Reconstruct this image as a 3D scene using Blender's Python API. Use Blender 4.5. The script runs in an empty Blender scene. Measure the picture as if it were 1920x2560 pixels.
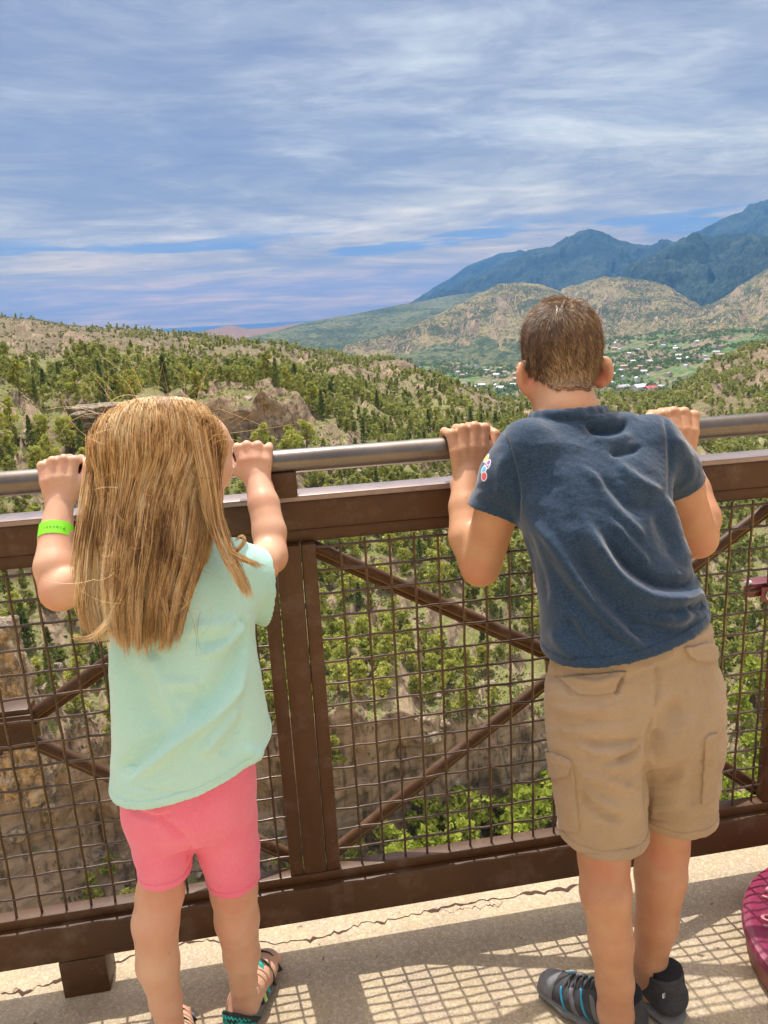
import bpy, bmesh, math, random
import numpy as np
from mathutils import Vector, Matrix
random.seed(7); RNG = np.random.default_rng(7)
SC = bpy.context.scene; COL = SC.collection
R = math.radians

# ------------------------------------------------------------------ camera
F_PX, PITCH, ROLL, YAW, CAM_Z = 1919.1, R(14.3787), R(-3.0412), R(8.5557), 1.404
_F = np.array([math.sin(YAW)*math.cos(PITCH), math.cos(YAW)*math.cos(PITCH), -math.sin(PITCH)])
_r0 = np.array([math.cos(YAW), -math.sin(YAW), 0.]); _u0 = np.cross(_r0, _F)
_R = math.cos(ROLL)*_r0+math.sin(ROLL)*_u0; _U = -math.sin(ROLL)*_r0+math.cos(ROLL)*_u0
cam_data = bpy.data.cameras.new('camera'); cam = bpy.data.objects.new('camera', cam_data); COL.objects.link(cam)
cam.matrix_world = Matrix(((_R[0], _U[0], -_F[0], 0), (_R[1], _U[1], -_F[1], 0), (_R[2], _U[2], -_F[2], CAM_Z), (0, 0, 0, 1)))
cam_data.sensor_fit = 'VERTICAL'; cam_data.sensor_height = 36; cam_data.sensor_width = 27
cam_data.lens = F_PX/2560*36; cam_data.clip_start = .05; cam_data.clip_end = 200000
SC.camera = cam

def ray(dx, dy):      # direction through a measured point of the survey picture (1659 wide)
    k = 1920/1659.
    return _F*F_PX+_R*(dx*k-960)+_U*(1280-dy*k)
def P(dx, dy, y):     # world point on the vertical plane at distance y from the deck origin
    d = ray(dx, dy); d = d/d[1]*y
    return np.array([d[0], d[1], d[2]+CAM_Z])
def PZ(dx, dy, z):
    d = ray(dx, dy); d = d/d[2]*(z-CAM_Z)
    return np.array([d[0], d[1], z])
def azel(dx, dy):
    d = ray(dx, dy); return math.atan2(d[0], d[1]), d[2]/math.hypot(d[0], d[1])

# ------------------------------------------------------------------ world, sun, exposure
SUN_EL, SUN_AZ = R(67.5), R(-8.0)      # azimuth measured from +Y towards +X
world = bpy.data.worlds.new('World'); SC.world = world; world.use_nodes = True
def nodes_of(nt):
    nt.nodes.clear(); return nt.nodes, nt.links
class NT:
    """small helper for building node trees"""
    def __init__(s, nt): s.nt = nt; nt.nodes.clear()
    def n(s, typ, props=None, **ins):
        nd = s.nt.nodes.new(typ)
        for k, v in (props or {}).items(): setattr(nd, k, v)
        for k, v in ins.items():
            key = int(k[1:]) if k[0] == '_' and k[1:].isdigit() else k.replace('__', ' ')
            s.set(nd, key, v)
        return nd
    def set(s, nd, key, v):
        sock = nd.inputs[key]
        if isinstance(v, bpy.types.NodeSocket): s.nt.links.new(v, sock)
        elif isinstance(v, bpy.types.Node): s.nt.links.new(v.outputs[0], sock)
        elif v is not None:
            if hasattr(sock.default_value, '__len__') and not hasattr(v, '__len__'): v = [v]*len(sock.default_value)
            if hasattr(v, '__len__') and len(v) == 3 and len(sock.default_value) == 4: v = (*v, 1)
            sock.default_value = v
    def math(s, op, a, b=None, c=None, clamp=False):
        nd = s.n('ShaderNodeMath', {'operation': op, 'use_clamp': clamp}); s.set(nd, 0, a)
        if b is not None: s.set(nd, 1, b)
        if c is not None: s.set(nd, 2, c)
        return nd.outputs[0]
    def vm(s, op, a, b=None):
        nd = s.n('ShaderNodeVectorMath', {'operation': op}); s.set(nd, 0, a)
        if b is not None: s.set(nd, 1, b)
        return nd.outputs['Value' if op in ('DOT_PRODUCT', 'LENGTH') else 0]
    def mix(s, f, a, b, bt='MIX'):
        nd = s.n('ShaderNodeMix', {'data_type': 'RGBA', 'blend_type': bt}); s.set(nd, 0, f); s.set(nd, 6, a); s.set(nd, 7, b)
        return nd.outputs[2]
    def ramp(s, f, stops, interp='LINEAR'):
        nd = s.n('ShaderNodeValToRGB', None, _0=f); cr = nd.color_ramp; cr.interpolation = interp
        while len(cr.elements) < len(stops): cr.elements.new(.5)
        for e, (p, c) in zip(cr.elements, stops):
            e.position = p
            if not hasattr(c, '__len__'): c = (c, c, c)
            e.color = (*c[:3], 1)
        return nd.outputs[0]
    def noise(s, vec, scale, detail=4, rough=.55, dist=0, out=0, **kw):
        nd = s.n('ShaderNodeTexNoise', kw or None, Vector=vec, Scale=scale, Detail=detail, Roughness=rough, Distortion=dist)
        return nd.outputs[out]
    def mapr(s, v, a, b, c=0, d=1, smooth=False):
        nd = s.n('ShaderNodeMapRange', {'interpolation_type': 'SMOOTHSTEP' if smooth else 'LINEAR'}, _0=v, _1=a, _2=b, _3=c, _4=d)
        return nd.outputs[0]
    def scale(s, vec, v, loc=(0, 0, 0), rot=(0, 0, 0)):
        return s.n('ShaderNodeMapping', None, Vector=vec, Location=loc, Rotation=rot, Scale=v).outputs[0]

w = NT(world.node_tree)
tc = w.n('ShaderNodeTexCoord').outputs['Generated']
sky = w.n('ShaderNodeTexSky', {'sky_type': 'NISHITA', 'sun_disc': False, 'sun_elevation': SUN_EL, 'sun_rotation': SUN_AZ,
                               'altitude': 2200., 'air_density': 1.1, 'dust_density': .6, 'ozone_density': 1.6})
sep = w.n('ShaderNodeSeparateXYZ', None, _0=tc)
zz = w.math('MAXIMUM', sep.outputs[2], 0.0)
den = w.math('ADD', zz, .10)
pl = w.n('ShaderNodeCombineXYZ', None, _0=w.math('DIVIDE', sep.outputs[0], den), _1=w.math('DIVIDE', sep.outputs[1], den), _2=0.)
plr = w.scale(pl, (.85, 1.15, 1), (3.1, .7, 0), (0, 0, R(-6)))
warp = w.noise(w.scale(plr, (.9, .9, 1), (5, 2, 0)), .8, 4, .5, out=1)
pw = w.vm('ADD', plr, w.vm('SCALE', w.vm('SUBTRACT', warp, (.5, .5, .5)), None) if False else w.n('ShaderNodeVectorMath', {'operation': 'SCALE'}, _0=w.vm('SUBTRACT', warp, (.5, .5, .5)), Scale=1.1).outputs[0])
n1 = w.noise(pw, .75, 7, .60)
n2 = w.noise(w.scale(pw, (1, 1.2, 1), (9, 4, 1)), 1.9, 8, .64)
n3 = w.noise(w.scale(pw, (.8, 1, 1), (2, 8, 3)), 4.6, 6, .65)
dens = w.math('ADD', w.math('MULTIPLY', n1, .55), w.math('ADD', w.math('MULTIPLY', n2, .33), w.math('MULTIPLY', n3, .12)))
# thin far band of clearer sky above the plains
elev = sep.outputs[2]
nb = w.noise(w.scale(tc, (2.2, 2.2, 26), (1, 3, .4)), 2.3, 4, .55)
band = w.math('MULTIPLY', w.mapr(elev, .060, .078, smooth=True), w.mapr(elev, .112, .088, smooth=True))
gap = w.math('MULTIPLY', band, w.mapr(nb, .515, .60, smooth=True))
cloudc = w.ramp(dens, [(.36, (.25, .285, .435)), (.44, (.31, .35, .485)), (.50, (.42, .46, .56)), (.56, (.60, .645, .70)), (.64, (.90, .92, .92))])
# low in the sky the cloud shows warm and bright behind the bluish valley air
tint = w.ramp(w.math('MULTIPLY', elev, 2.5), [(.0, (.50, .24, .02)), (.107, (.50, .24, .02)), (.15, (.30, .18, .045)), (.25, (.165, .127, .08)), (.375, (.127, .112, .089)), (.5, (.112, .107, .098)), (.83, (.1, .1, .1))])
cloudc = w.n('ShaderNodeVectorMath', {'operation': 'MULTIPLY'}, _0=cloudc, _1=w.n('ShaderNodeVectorMath', {'operation': 'SCALE'}, _0=tint, Scale=100.).outputs[0]).outputs[0]
# the veil is unseen cloud, brightened high up and round the sun as added fill
sd = (math.sin(SUN_AZ)*math.cos(SUN_EL), math.cos(SUN_AZ)*math.cos(SUN_EL), math.sin(SUN_EL))
sdot = w.vm('DOT_PRODUCT', w.vm('NORMALIZE', tc), sd)
fill_veil = w.math('ADD', w.mapr(elev, .36, .9, 1.0, 1.55, True), w.mapr(sdot, .66, 1.0, 0, 4.2, True))
cloudc = w.n('ShaderNodeVectorMath', {'operation': 'SCALE'}, _0=cloudc, Scale=fill_veil).outputs[0]
mask = w.math('SUBTRACT', w.mapr(dens, .26, .42, .88, 1.0, True), w.math('MULTIPLY', gap, .82), clamp=True)
blue = w.mix(.5, sky.outputs[0], (.5, 1.7, 4.6))
cloudc = w.mix(w.mapr(elev, .36, .8, 0, .85, True), cloudc, w.n('ShaderNodeVectorMath', {'operation': 'MULTIPLY'}, _0=cloudc, _1=(1.45, 1.12, .80)).outputs[0])  # high cloud beyond the view tinted warm to warm the added fill light
final = w.mix(mask, blue, cloudc)
bg = w.n('ShaderNodeBackground', None, Color=final, Strength=.1)
w.n('ShaderNodeOutputWorld', None, Surface=bg)
sun_data = bpy.data.lights.new('sun', 'SUN'); sun_data.energy = 5.0; sun_data.angle = R(.53); sun_data.color = (1, .945, .86)
sun = bpy.data.objects.new('sun', sun_data); COL.objects.link(sun)
sun.rotation_euler = Vector(sd).to_track_quat('Z', 'Y').to_euler(); sun.location = (0, 0, 30)
SC.view_settings.view_transform = 'Standard'; SC.view_settings.look = 'None'; SC.view_settings.exposure = .16; SC.view_settings.gamma = 1
SC.render.engine = 'CYCLES'; cy = SC.cycles
cy.use_denoising = True; cy.max_bounces = 8; cy.diffuse_bounces = 4; cy.glossy_bounces = 3; cy.transmission_bounces = 4; cy.transparent_max_bounces = 8
cy.volume_bounces = 0; cy.sample_clamp_indirect = 4; cy.caustics_reflective = False; cy.caustics_refractive = False

# ------------------------------------------------------------------ bookkeeping
def tag(o, label=None, cat=None, group=None, kind=None):
    if label: o['label'] = label
    if cat: o['category'] = cat
    if group: o['group'] = group
    if kind: o['kind'] = kind
    return o
def link_mesh(name, me, mat=None, parent=None):
    o = bpy.data.objects.new(name, me); COL.objects.link(o)
    for m in (mat if isinstance(mat, (list, tuple)) else [mat]):
        if m: me.materials.append(m)
    if parent: o.parent = parent; o.matrix_parent_inverse = Matrix.Translation(-Vector(parent.location)) if parent.type == 'EMPTY' else Matrix()
    return o
def mesh_np(name, V, F, mat=None, parent=None, smooth=True, mi=None):
    V = np.asarray(V, np.float32); F = np.asarray(F, np.int32); k = F.shape[1]
    me = bpy.data.meshes.new(name); me.vertices.add(len(V)); me.vertices.foreach_set('co', V.ravel())
    me.loops.add(F.size); me.loops.foreach_set('vertex_index', F.ravel())
    me.polygons.add(len(F)); me.polygons.foreach_set('loop_start', np.arange(len(F), dtype=np.int32)*k)
    me.polygons.foreach_set('loop_total', np.full(len(F), k, np.int32))
    me.polygons.foreach_set('use_smooth', np.full(len(F), smooth))
    if mi is not None: me.polygons.foreach_set('material_index', np.asarray(mi, np.int32))
    me.update(calc_edges=True); me.validate()
    return link_mesh(name, me, mat, parent)
def empty(name, loc=(0, 0, 0)):
    o = bpy.data.objects.new(name, None); COL.objects.link(o); o.location = loc; o.empty_display_size = .1; return o
class MB:
    """collects boxes, tubes and lathes into one mesh"""
    def __init__(s): s.V = []; s.F = []; s.n = 0
    def add(s, V, F):
        s.V += [tuple(map(float, v)) for v in V]; s.F += [tuple(i+s.n for i in f) for f in F]; s.n = len(s.V)
    def box(s, x0, x1, y0, y1, z0, z1, bev=0):
        bm = bmesh.new(); bmesh.ops.create_cube(bm, size=1)
        for v in bm.verts: v.co = ((x0+x1)/2+v.co.x*(x1-x0), (y0+y1)/2+v.co.y*(y1-y0), (z0+z1)/2+v.co.z*(z1-z0))
        if bev: bmesh.ops.bevel(bm, geom=bm.edges[:], offset=bev, segments=2, affect='EDGES', profile=.5)
        bm.verts.index_update(); s.add([v.co[:] for v in bm.verts], [[v.index for v in f.verts] for f in bm.faces]); bm.free(); return s
    def tube(s, pts, r, n=8, caps=True, flat=None):
        pts = [Vector(p) for p in pts]; rr = r if hasattr(r, '__len__') else [r]*len(pts)
        V = []; up = None
        for i, p in enumerate(pts):
            t = (pts[min(i+1, len(pts)-1)]-pts[max(i-1, 0)]).normalized()
            if up is None: up = Vector((0, 0, 1)) if abs(t.z) < .9 else Vector((1, 0, 0))
            a = t.cross(up).normalized(); b = a.cross(t).normalized(); up = b
            for k in range(n):
                w_ = 2*math.pi*k/n; V.append(p+(a*math.cos(w_)+b*math.sin(w_)*(flat or 1))*rr[i])
        F = [(i*n+k, i*n+(k+1) % n, (i+1)*n+(k+1) % n, (i+1)*n+k) for i in range(len(pts)-1) for k in range(n)]
        if caps: F += [tuple(range(n))[::-1], tuple((len(pts)-1)*n+k for k in range(n))]
        s.add(V, F); return s
    def build(s, name, mat, parent=None, smooth=True, auto=R(35)):
        me = bpy.data.meshes.new(name); me.from_pydata(s.V, [], s.F); me.update()
        bm = bmesh.new(); bm.from_mesh(me); bmesh.ops.recalc_face_normals(bm, faces=bm.faces[:])
        for e in bm.edges: e.smooth = not (len(e.link_faces) == 2 and e.calc_face_angle(0) > auto)
        for f in bm.faces: f.smooth = smooth
        bm.to_mesh(me); bm.free()
        return link_mesh(name, me, mat, parent)

# ------------------------------------------------------------------ noise in numpy
def _hash(ix, iy, seed):
    h = (ix.astype(np.int64)*374761393+iy.astype(np.int64)*668265263+seed*1442695041) & 0x7fffffff
    h = ((h ^ (h >> 13))*1274126177) & 0x7fffffff
    return ((h ^ (h >> 16)) & 0xffff)/65535.
def vnoise(x, y, seed=0):
    x = np.asarray(x, float); y = np.asarray(y, float)
    ix = np.floor(x); iy = np.floor(y); fx = x-ix; fy = y-iy
    fx = fx*fx*fx*(fx*(fx*6-15)+10); fy = fy*fy*fy*(fy*(fy*6-15)+10)
    a = _hash(ix, iy, seed); b = _hash(ix+1, iy, seed); c = _hash(ix, iy+1, seed); d = _hash(ix+1, iy+1, seed)
    return (a*(1-fx)+b*fx)*(1-fy)+(c*(1-fx)+d*fx)*fy
def fbm(x, y, octv=5, seed=0, gain=.5, ridged=False):
    s = 0; a = 1; t = 0
    for o in range(octv):
        v = vnoise(x*2**o+o*17.3, y*2**o-o*9.1, seed+o)
        if ridged: v = 1-abs(2*v-1)
        s = s+a*v; t += a; a *= gain
    return s/t
def material(name):
    m = bpy.data.materials.new(name); m.use_nodes = True; return m, NT(m.node_tree)
def principled(t, col, rough=.7, bump=None, bstr=.3, bdist=.01, **kw):
    nrm = None
    if bump is not None: nrm = t.n('ShaderNodeBump', None, Strength=bstr, Distance=bdist, Height=bump).outputs[0]
    b = t.n('ShaderNodeBsdfPrincipled', None, **{'Base__Color': col, 'Roughness': rough, 'Normal': nrm}, **kw)
    t.n('ShaderNodeOutputMaterial', None, Surface=b); return b
# ------------------------------------------------------------------ terrain
def sheet(name, rows, a0, a1, na, radial, mat, kind='structure', disp=None, edge=None):
    """heightfield on a fan: rows = list of control rows, each a list of (azimuth, distance, height)"""
    al = np.linspace(a0, a1, na)
    RR = []; HH = []
    for row in rows:
        row = sorted(row); A = np.array([q[0] for q in row]); r_ = np.array([q[1] for q in row], float); h_ = np.array([q[2] for q in row], float)
        RR.append(smooth_interp(al, A, r_)); HH.append(smooth_interp(al, A, h_))
    RR = np.array(RR); HH = np.array(HH)      # rows x na
    t = radial; k = np.clip(np.floor(t).astype(int), 0, len(rows)-2); f = (t-k)[:, None]
    def cr(M):
        p0 = M[np.maximum(k-1, 0)]; p1 = M[k]; p2 = M[k+1]; p3 = M[np.minimum(k+2, len(rows)-1)]
        m1 = (p2-p0)/2; m2 = (p3-p1)/2; d = p2-p1
        m1 = np.where(m1*d < 0, 0, m1); m2 = np.where(m2*d < 0, 0, m2)
        m1 = np.sign(m1)*np.minimum(abs(m1), 2.5*abs(d)); m2 = np.sign(m2)*np.minimum(abs(m2), 2.5*abs(d))
        return (2*f**3-3*f**2+1)*p1+(f**3-2*f**2+f)*m1+(-2*f**3+3*f**2)*p2+(f**3-f**2)*m2
    r = cr(RR); h = cr(HH); aa = np.broadcast_to(al, r.shape)
    X = r*np.sin(aa); Y = r*np.cos(aa); Z = h+CAM_Z
    if disp is not None: X, Y, Z = disp(X, Y, Z, r, aa, t[:, None]+0*r)
    nr = len(t); V = np.stack([X, Y, Z], -1).reshape(-1, 3)
    i = np.arange(nr-1)[:, None]*na+np.arange(na-1)[None]; i = i.ravel()
    F = np.stack([i, i+1, i+na+1, i+na], 1)
    o = mesh_np(name, V, F, mat); tag(o, kind=kind)
    return o, X, Y, Z
def smooth_interp(x, xp, fp):
    # monotone-ish cubic with linear extrapolation
    xp = np.asarray(xp); fp = np.asarray(fp); s = np.diff(fp)/np.diff(xp)
    m = np.concatenate([[s[0]], np.where(s[:-1]*s[1:] > 0, (s[:-1]+s[1:])/2, 0), [s[-1]]])
    k = np.clip(np.searchsorted(xp, x)-1, 0, len(xp)-2); h = xp[k+1]-xp[k]; f = (x-xp[k])/h; fc = np.clip(f, 0, 1)
    y = (2*fc**3-3*fc**2+1)*fp[k]+(fc**3-2*fc**2+fc)*h*m[k]+(-2*fc**3+3*fc**2)*fp[k+1]+(fc**3-fc**2)*h*m[k+1]
    return y+np.where(f < 0, f*h*0.3*m[0], 0)+np.where(f > 1, (f-1)*h*0.3*m[-1], 0)
def row(xs, ys, rs):
    out = []
    for x, y, r in zip(xs, ys, rs):
        a, e = azel(x, y); out.append((a, r, r*e))
    return out
def rowh(xs, rs, hs):
    out = []
    for x, r, h in zip(xs, rs, hs): out.append((azel(x, 700)[0], r, h))
    return out

# --- materials of the land
def land_mat(name, soil, soil2, green, gscale, gthr, extra=None, bump=1.2, steep=(.62, .82), rock=None, dot=None):
    m, t = material(name)
    pos = t.n('ShaderNodeNewGeometry').outputs['Position']; nrm = t.n('ShaderNodeNewGeometry').outputs['True Normal']
    n1 = t.noise(t.scale(pos, .012), 1, 6, .6); n2 = t.noise(t.scale(pos, .11), 1, 6, .62)
    c = t.mix(t.mapr(n1, .38, .62), soil, soil2)
    c = t.mix(t.mapr(n2, .35, .68), c, t.mix(.5, soil2, (.10, .09, .055)))
    g = t.noise(t.scale(pos, gscale), 1, 5, .7)
    big = t.noise(t.scale(pos, gscale*.08), 1, 3, .5)
    gg = t.math('ADD', g, t.math('MULTIPLY', t.math('SUBTRACT', big, .5), .55))
    gn = t.noise(t.scale(pos, gscale*1.7, (7, 3, 0)), 1, 2, .5)
    gc = t.mix(t.mapr(gn, .35, .65), green, [v*.55 for v in green])
    c = t.mix(t.mapr(gg, gthr-.03, gthr+.10, 0, .92, True), c, gc)
    if extra: c = extra(t, pos, c)
    if rock is not None:
        nz = t.n('ShaderNodeSeparateXYZ', None, _0=nrm).outputs[2]
        st = t.noise(t.scale(pos, (.16, .16, .9)), 1, 7, .62)
        rc = t.ramp(st, [(.3, [v*.42 for v in rock]), (.47, rock), (.62, [min(1, v*1.25) for v in rock])])
        wv = t.noise(t.scale(pos, (.7, .7, .10)), 1, 6, .65)
        rc = t.mix(t.mapr(wv, .50, .66), rc, [v*.32 for v in rock])
        nz2 = t.math('ADD', nz, t.math('MULTIPLY', t.math('SUBTRACT', n2, .5), .35))
        c = t.mix(t.mapr(nz2, steep[1], steep[0], 0, 1, True), c, rc)
    principled(t, c, .95, t.math('ADD', t.math('MULTIPLY', n2, 1.), t.math('MULTIPLY', g, .8)), .6, bump, **{'Specular__IOR__Level': .1})
    return m
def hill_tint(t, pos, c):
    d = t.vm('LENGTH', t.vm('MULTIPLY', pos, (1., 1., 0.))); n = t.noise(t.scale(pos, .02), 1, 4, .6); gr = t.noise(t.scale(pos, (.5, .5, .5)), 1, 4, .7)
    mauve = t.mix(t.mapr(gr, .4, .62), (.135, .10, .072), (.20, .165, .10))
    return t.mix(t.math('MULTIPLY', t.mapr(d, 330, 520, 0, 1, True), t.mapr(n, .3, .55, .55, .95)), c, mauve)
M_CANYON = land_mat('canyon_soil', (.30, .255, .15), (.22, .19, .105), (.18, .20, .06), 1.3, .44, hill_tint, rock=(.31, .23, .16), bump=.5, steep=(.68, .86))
def town_green(t, pos, c):
    n = t.noise(t.scale(pos, .006), 1, 4, .55); n2 = t.noise(t.scale(pos, .05), 1, 3, .55)
    return t.mix(t.mapr(t.math('ADD', n, t.math('MULTIPLY', t.math('SUBTRACT', n2, .5), .5)), .45, .56), c, t.mix(t.mapr(n2, .4, .6), (.15, .215, .07), (.09, .14, .05)))
M_VALLEY = land_mat('valley_ground', (.32, .25, .16), (.26, .2, .12), (.07, .11, .035), .06, .52, town_green, bump=3)
M_BROWN = land_mat('dry_hill', (.36, .295, .125), (.23, .19, .085), (.05, .07, .03), .085, .435, bump=1.5, rock=(.36, .27, .17), steep=(.55, .7))
M_FOREST = land_mat('forested_mountain', (.055, .090, .055), (.032, .062, .038), (.015, .035, .022), .04, .42, bump=8)
M_FOOT = land_mat('wooded_foothill', (.20, .20, .09), (.12, .145, .06), (.045, .07, .03), .035, .46, bump=6)
M_RED = land_mat('red_rock', (.30, .15, .085), (.25, .15, .09), (.08, .09, .05), .012, .66, bump=10)
M_PLAIN = land_mat('far_plain_grass', (.17, .16, .10), (.11, .12, .07), (.06, .09, .04), .0012, .55, bump=1)

XS = [-120, 0, 240, 480, 700, 900, 1130, 1400, 1659, 1800]
XN = [-120, 0, 240, 360, 480, 600, 700, 900, 1130, 1400, 1659, 1800]
_ov = {9: {360: (955, 191), 600: (966, 206)}, 10: {360: (858, 197), 600: (868, 213)}, 11: {360: (822, 255), 600: (832, 300)},
       4: {600: (1815, 92.5)}, 5: {600: (1560, 94)}}
def crw(k, ys, rs):
    y2 = list(np.interp(XN, XS, ys)); r2 = list(np.interp(XN, XS, rs))
    for x, (y, r_) in _ov.get(k, {}).items(): y2[XN.index(x)] = y; r2[XN.index(x)] = r_
    return row(XN, y2, r2)
def crh(rs, hs): return rowh(XN, np.interp(XN, XS, rs), np.interp(XN, XS, hs))
crow = [
 crh([2.2]*10, [-1.9]*10),
 crh([7]*10, [-9]*10),
 crh([44]*10, [-68]*10),
 crh([84, 84, 84, 84, 80, 84, 88, 90, 92, 94], [-77, -77, -76, -75, -73, -74, -75, -76, -77, -77]),
 crw(4, [1850, 1840, 1835, 1830, 1810, 1790, 1790, 1690, 1590, 1540], [94, 95, 96, 97, 92, 98, 106, 122, 136, 146]),
 crw(5, [1600, 1580, 1600, 1600, 1530, 1540, 1540, 1470, 1410, 1380], [97, 98, 99, 100, 94, 100, 113, 136, 158, 170]),
 crw(6, [1360, 1350, 1370, 1390, 1390, 1390, 1390, 1320, 1280, 1250], [116, 117, 118, 119, 116, 124, 136, 165, 188, 200]),
 crw(7, [1140, 1130, 1150, 1170, 1180, 1190, 1190, 1160, 1130, 1110], [144, 145, 146, 150, 150, 155, 168, 205, 235, 250]),
 crw(8, [1010, 1005, 1010, 1010, 1040, 1050, 1055, 1030, 1000, 980], [168, 168, 172, 180, 186, 195, 213, 270, 310, 325]),
 crw(9, [930, 925, 945, 962, 970, 985, 985, 950, 910, 890], [186, 186, 188, 196, 222, 238, 262, 350, 400, 415]),
 crw(10, [868, 866, 872, 858, 885, 905, 925, 905, 860, 840], [204, 203, 200, 201, 262, 290, 340, 430, 480, 500]),
 crw(11, [806, 806, 812, 826, 838, 856, 897, 888, 805, 780], [240, 240, 245, 262, 340, 380, 430, 500, 560, 590]),
 crw(12, [786, 784, 795, 804, 812, 830, 888, 880, 775, 750], [420, 420, 425, 430, 440, 480, 520, 540, 630, 660]),
 crw(13, [738, 742, 752, 766, 790, 817, 885, 877, 760, 735], [640, 620, 610, 600, 590, 570, 560, 560, 700, 720]),
 crw(14, [676, 687, 711, 731, 769, 808, 884, 875, 752, 715], [930, 900, 850, 800, 720, 640, 600, 580, 760, 800]),
 crh([1200]*10, [-30, -35, -60, -90, -120, -140, -190, -200, -150, -120]),
 crh([1600]*10, [-260]*10)]
def canyon_disp(X, Y, Z, r, a, t):
    g = np.clip((r-10)/60, 0, 1)
    # ridges and gullies running down the slope
    lat = a*np.maximum(r, 60)
    gul = fbm(a*14+fbm(X/50, Y/50, 3, 5)*1.3, r/170., 4, 11, ridged=True)-.5
    big = fbm(X/45., Y/45., 4, 3)-.5
    med = fbm(X/11., Y/11., 4, 21)-.5
    fine = fbm(X/2.6, Y/2.6, 3, 33)-.5
    crest = 1-.75*np.exp(-((t-14)/.5)**2)
    sc = np.clip(r/140, .5, 3.2)
    Z = Z+g*crest*(gul*7.*sc+big*7.0*sc**.6+med*3.0+fine*.9)
    # stepped ledges: horizontal strata on the steep parts
    st = 3.6; q = Z/st+fbm(X/30, Y/30, 3, 8)*2.0; fr = q-np.floor(q)
    led = (np.clip((fr-.62)/.3, 0, 1)-fr)*st
    am = np.clip((fbm(X/28, Y/28, 3, 77)-.47)*6, 0, 1)*np.clip(1-(r-260)/120, 0, 1)*g
    Z = Z+led*am*.85
    # the two cliffs, brown wall lower down and the rock face under the far rim: buttresses and clefts
    mk = np.exp(-((t-4.45)/.5)**2)+1.3*np.exp(-((t-9.5)/.5)**2)
    dr = ((fbm(lat/7., Z/16., 5, 101, ridged=True)-.55)*5.5+(fbm(lat/2.2, Z/2.6, 4, 102)-.5)*2.4)*mk
    X = X-np.sin(a)*dr; Y = Y-np.cos(a)*dr
    return X, Y, Z
rad = np.concatenate([np.linspace(0, 3, 20)[:-1], np.linspace(3, 11, 360)[:-1], np.linspace(11, 14.3, 120)[:-1], np.linspace(14.3, 16, 20)])
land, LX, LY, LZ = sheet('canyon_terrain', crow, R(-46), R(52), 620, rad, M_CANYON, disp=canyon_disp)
L_AL = np.linspace(R(-46), R(52), 620); L_R = np.hypot(LX, LY)
def ridge(name, crest, rc, base_y, rb, mat, amp=1., seed=1, res=1.6, back=None):
    xs = [c[0] for c in crest]
    xs2 = np.array(xs, float); ys = [c[1] for c in crest]
    by = base_y if hasattr(base_y, '__len__') else [base_y]*len(xs)
    r0 = row(xs, [b+60*0 for b in by], [rb]*len(xs)); rc_ = row(xs, ys, rc if hasattr(rc, '__len__') else [rc]*len(xs))
    pre = [(a, r*.82, h-rb*.03) for a, r, h in r0]
    mid = [(p[0], p[1]*.5+q[1]*.5, p[2]*.52+q[2]*.48) for p, q in zip(r0, rc_)]
    bk = [(a, r*1.12, h-abs(rc_[0][1])*.035) for a, r, h in rc_]; bk2 = [(a, r*1.35, min(h, 0)-r*.05) for a, r, h in rc_]
    a0 = min(q[0] for q in rc_); a1 = max(q[0] for q in rc_)
    relief = np.mean([q[2]-p[2] for p, q in zip(r0, rc_)])
    def dsp(X, Y, Z, r, a, t):
        wv = fbm(X/(rb*.05), Y/(rb*.05), 3, seed+3)
        gl = fbm(a*26+wv*.9, r/(rb*.30), 5, seed, gain=.55, ridged=True)-.55
        ds = fbm(X/(rb*.018), Y/(rb*.018), 4, seed+9)-.5
        k = np.clip(t/1.2, 0, 1)*(1-.72*np.exp(-((t-3)/.28)**2))
        fade = (1-np.clip(np.minimum(a-a0, a1-a)/(.10*(a1-a0)), 0, 1))**1.5*max(150, relief*1.3)   # the ridge ends run down into the ground
        return X, Y, Z+amp*relief*k*(gl*.55+ds*.12)-fade
    return sheet(name, [pre, r0, mid, rc_, bk, bk2], a0, a1, int(320*max(.5, (a1-a0)/R(20))), np.concatenate([np.linspace(0, 3, 130)[:-1], np.linspace(3, 5, 30)]), mat, disp=dsp)[0]
# valley floor with the town
VX = [350, 560, 700, 880, 1000, 1130, 1300, 1480, 1659, 1800]
v0 = rowh(VX, [1150]*10, [-240]*10)
v1 = row(VX, [905, 890, 880, 872, 868, 868, 862, 845, 800, 790], [1500]*10)
v2 = row(VX, [850, 838, 835, 822, 815, 812, 795, 775, 750, 745], [2000]*10)
v3 = row(VX, [800, 795, 800, 790, 780, 772, 745, 728, 712, 705], [2700]*10)
v4 = row(VX, [760, 755, 770, 768, 758, 745, 722, 700, 690, 685], [3500]*10)
v5 = rowh(VX, [6000]*10, [-330, -320, -260, -220, -180, -150, -100, -60, -40, -30])
def vdisp(X, Y, Z, r, a, t):
    k = np.clip(t, 0, 1); kn = fbm(X/260, Y/260, 4, 61, ridged=True)-.5; sm = fbm(X/60, Y/60, 4, 62)-.5
    # the low brown spur that runs out into the town
    return X, Y, Z+k*(kn*34+sm*12)
vland, VXg, VYg, VZg = sheet('valley_floor', [v0, v1, v2, v3, v4, v5], azel(350, 700)[0], R(50), 420, np.concatenate([np.linspace(0, 4, 260)[:-1], np.linspace(4, 5, 12)]), M_VALLEY, disp=vdisp)
V_AL = np.linspace(azel(350, 700)[0], R(50), 420); V_R = np.hypot(VXg, VYg)
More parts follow.
